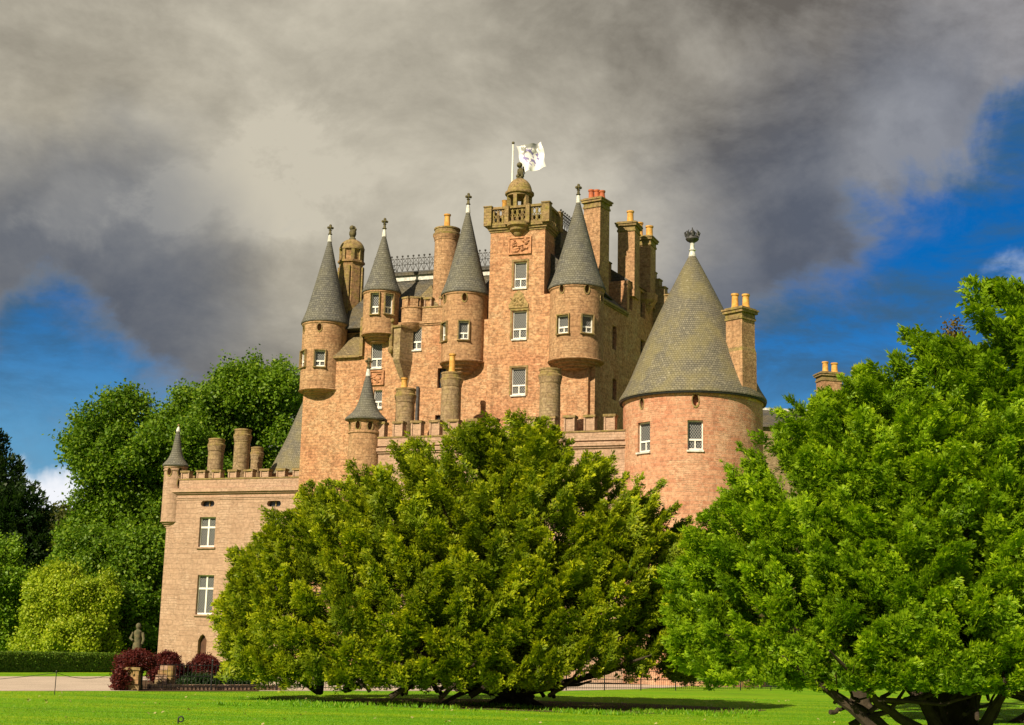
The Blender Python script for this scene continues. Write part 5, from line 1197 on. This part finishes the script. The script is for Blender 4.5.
# pale stone kerb behind the railings
kb = MB(); rnd = random.Random(8); kd = Vector((xB_-xA_, yB_-yA_)).normalized(); ka = math.atan2(kd.y, kd.x); x = .2
while x < (xB_-xA_)/kd.x:
    w = rnd.uniform(.35, .6); q = Vector((xA_, yA_))+kd*(x+w/2); kb.box((q.x, q.y+.35, .10), w/2-.012, .16, .10+rnd.uniform(-.01, .01), rnd.choice(['stone_tan', 'stone_tan', 'stone_grey']), ka); x += w
o = kb.build('stone_kerb'); setp(o, 'low pale stone kerb just behind the iron railings left of the central yew', 'kerb')
dk = sheet('planting_bed', [(P(150, 680, 52).x, 50.5), (P(262, 680, 54).x, 53.5), (P(262, 680, 70).x, 68), (P(150, 680, 70).x, 64)], .012, 'soil')
for (pa, pb, y0, Yb, sd_) in ((182, 222, 670, 56, 81), (216, 262, 668, 58, 82)):
    bush('dark_shrub', 'low dark green shrub behind the iron railings'+(' nearest the arched door' if sd_ == 81 else ' at the edge of the central yew'), pa, pb, y0+9, 686, Yb, 'leaf_dark', 900, sd_, group='low dark shrubs behind the railings')
# dark low planting strip right of the centre
# thin post and rope on the path
Yp = gy(695, 55); x = P(54.5, 695, Yp).x
rp = thing('rope_barrier', (x, Yp, 0), 'thin dark post with a sagging rope along the gravel on the left', 'rope barrier')
zt_ = ZZ(671, Yp, 54.5); mb = MB(); mb.tube([(x, Yp, -.05), (x, Yp, zt_)], .013, 'iron', 6); mb.ball((x, Yp, zt_), .025, 'iron', seg=6, rings=4); mb.build('post', rp)
x2 = gp.location.x-.4; mb = MB(); mb.tube([(x+(x2-x)*k/10, Yp+(Yg-Yp)*k/10, zt_-.9*(k/10)*(1-k/10)-.05) for k in range(11)], .008, 'rope', 4); mb.build('rope', rp)
mb = MB(); mb.tube([(x+(-22-x)*k/10, Yp-2*k/10, zt_-1.4*(k/10)*(1-k/10)-.05) for k in range(11)], .008, 'rope', 4); mb.build('rope', rp)
# little black hooked hoop on the lawn
Yh = gy(724, 180); p = P(180.5, 724, Yh); hp = MB(); r_ = .055; cz = .10
hp.tube([(p.x+r_*math.cos(a), Yh, cz+r_*math.sin(a)) for a in [R(-140)+R(300)*k/12 for k in range(13)]], .016, 'iron', 7)
hp.tube([(p.x+r_*math.cos(R(160)), Yh, cz+r_*math.sin(R(160))), (p.x-r_*1.0, Yh, .03), (p.x-.05, Yh, -.03)], .016, 'iron', 7)
o = hp.build('lawn_hook'); setp(o, 'small black curled iron hook sticking out of the lawn at the bottom left', 'hook')

# grass blades and daisies
rng = np.random.default_rng(21)
def grass(name, n, xr, yr, hmin, hmax, label, dens=None, w=.012):
    x = rng.uniform(*xr, n); y = yr[0]+(yr[1]-yr[0])*rng.random(n)**1.6; x = x*y/46
    p = np.stack([x, y, np.zeros(n)], 1)
    if dens is not None: p = p[dens(p)]; n = len(p)
    ld = nrm(np.stack([rng.normal(size=n)*.45, rng.normal(size=n)*.45, np.ones(n)], 1))*rng.uniform(hmin, hmax, (n, 1)); wv = np.stack([np.full(n, w), rng.normal(size=n)*w*.4, np.zeros(n)], 1)
    o = leafmesh(name, p, ld, wv, rng.random(n), (rng.random(n) < .12)*1., 'blade', None, (0, 46, 0)); setp(o, label, 'grass', kind='stuff')
grass('grass', 150000, (-20, 20), (25, 60), .015, .032, 'short mown grass blades on the lawn', dens=lambda p: p[:, 1] < np.interp(p[:, 0], [P(0, 691, gy(691, 0)).x, P(560, 691, gy(691, 560)).x], [gy(692, 0), gy(692, 560)]), w=.008)
grass('long_grass', 22000, (-9, 8), (40.5, 47), .04, .15, 'tufts of longer uncut grass under the yews', dens=lambda p: (np.sin(p[:, 0]*1.7+p[:, 1])+np.sin(p[:, 0]*.63+1-p[:, 1]*.8)+.7*rng.normal(size=len(p))-.6*np.abs(p[:, 1]-43.2)) > .1, w=.014)

n = 260; rng = np.random.default_rng(31); y = rng.uniform(28, 58, n); x = rng.uniform(-.37, .37, n)*y; p = np.stack([x, y, rng.uniform(.02, .045, n)], 1); an = rng.uniform(0, 6.28, n)
ok = y < np.interp(x, [P(0, 691, gy(691, 0)).x, P(560, 691, gy(691, 560)).x], [gy(693, 0), gy(693, 560)]); p, an = p[ok], an[ok]; n = len(p)
ld = np.stack([np.cos(an), np.sin(an), rng.normal(size=n)*.3], 1)*.09; wv = np.stack([-np.sin(an), np.cos(an), rng.normal(size=n)*.3+.3], 1)*.035
o = leafmesh('fallen_leaves', p-ld*.5, ld, wv, rng.random(n), rng.random(n), 'leaf_fallen', None, (0, 40, 0)); setp(o, 'scattered pale fallen leaves on the mown lawn', 'fallen leaves', kind='stuff')
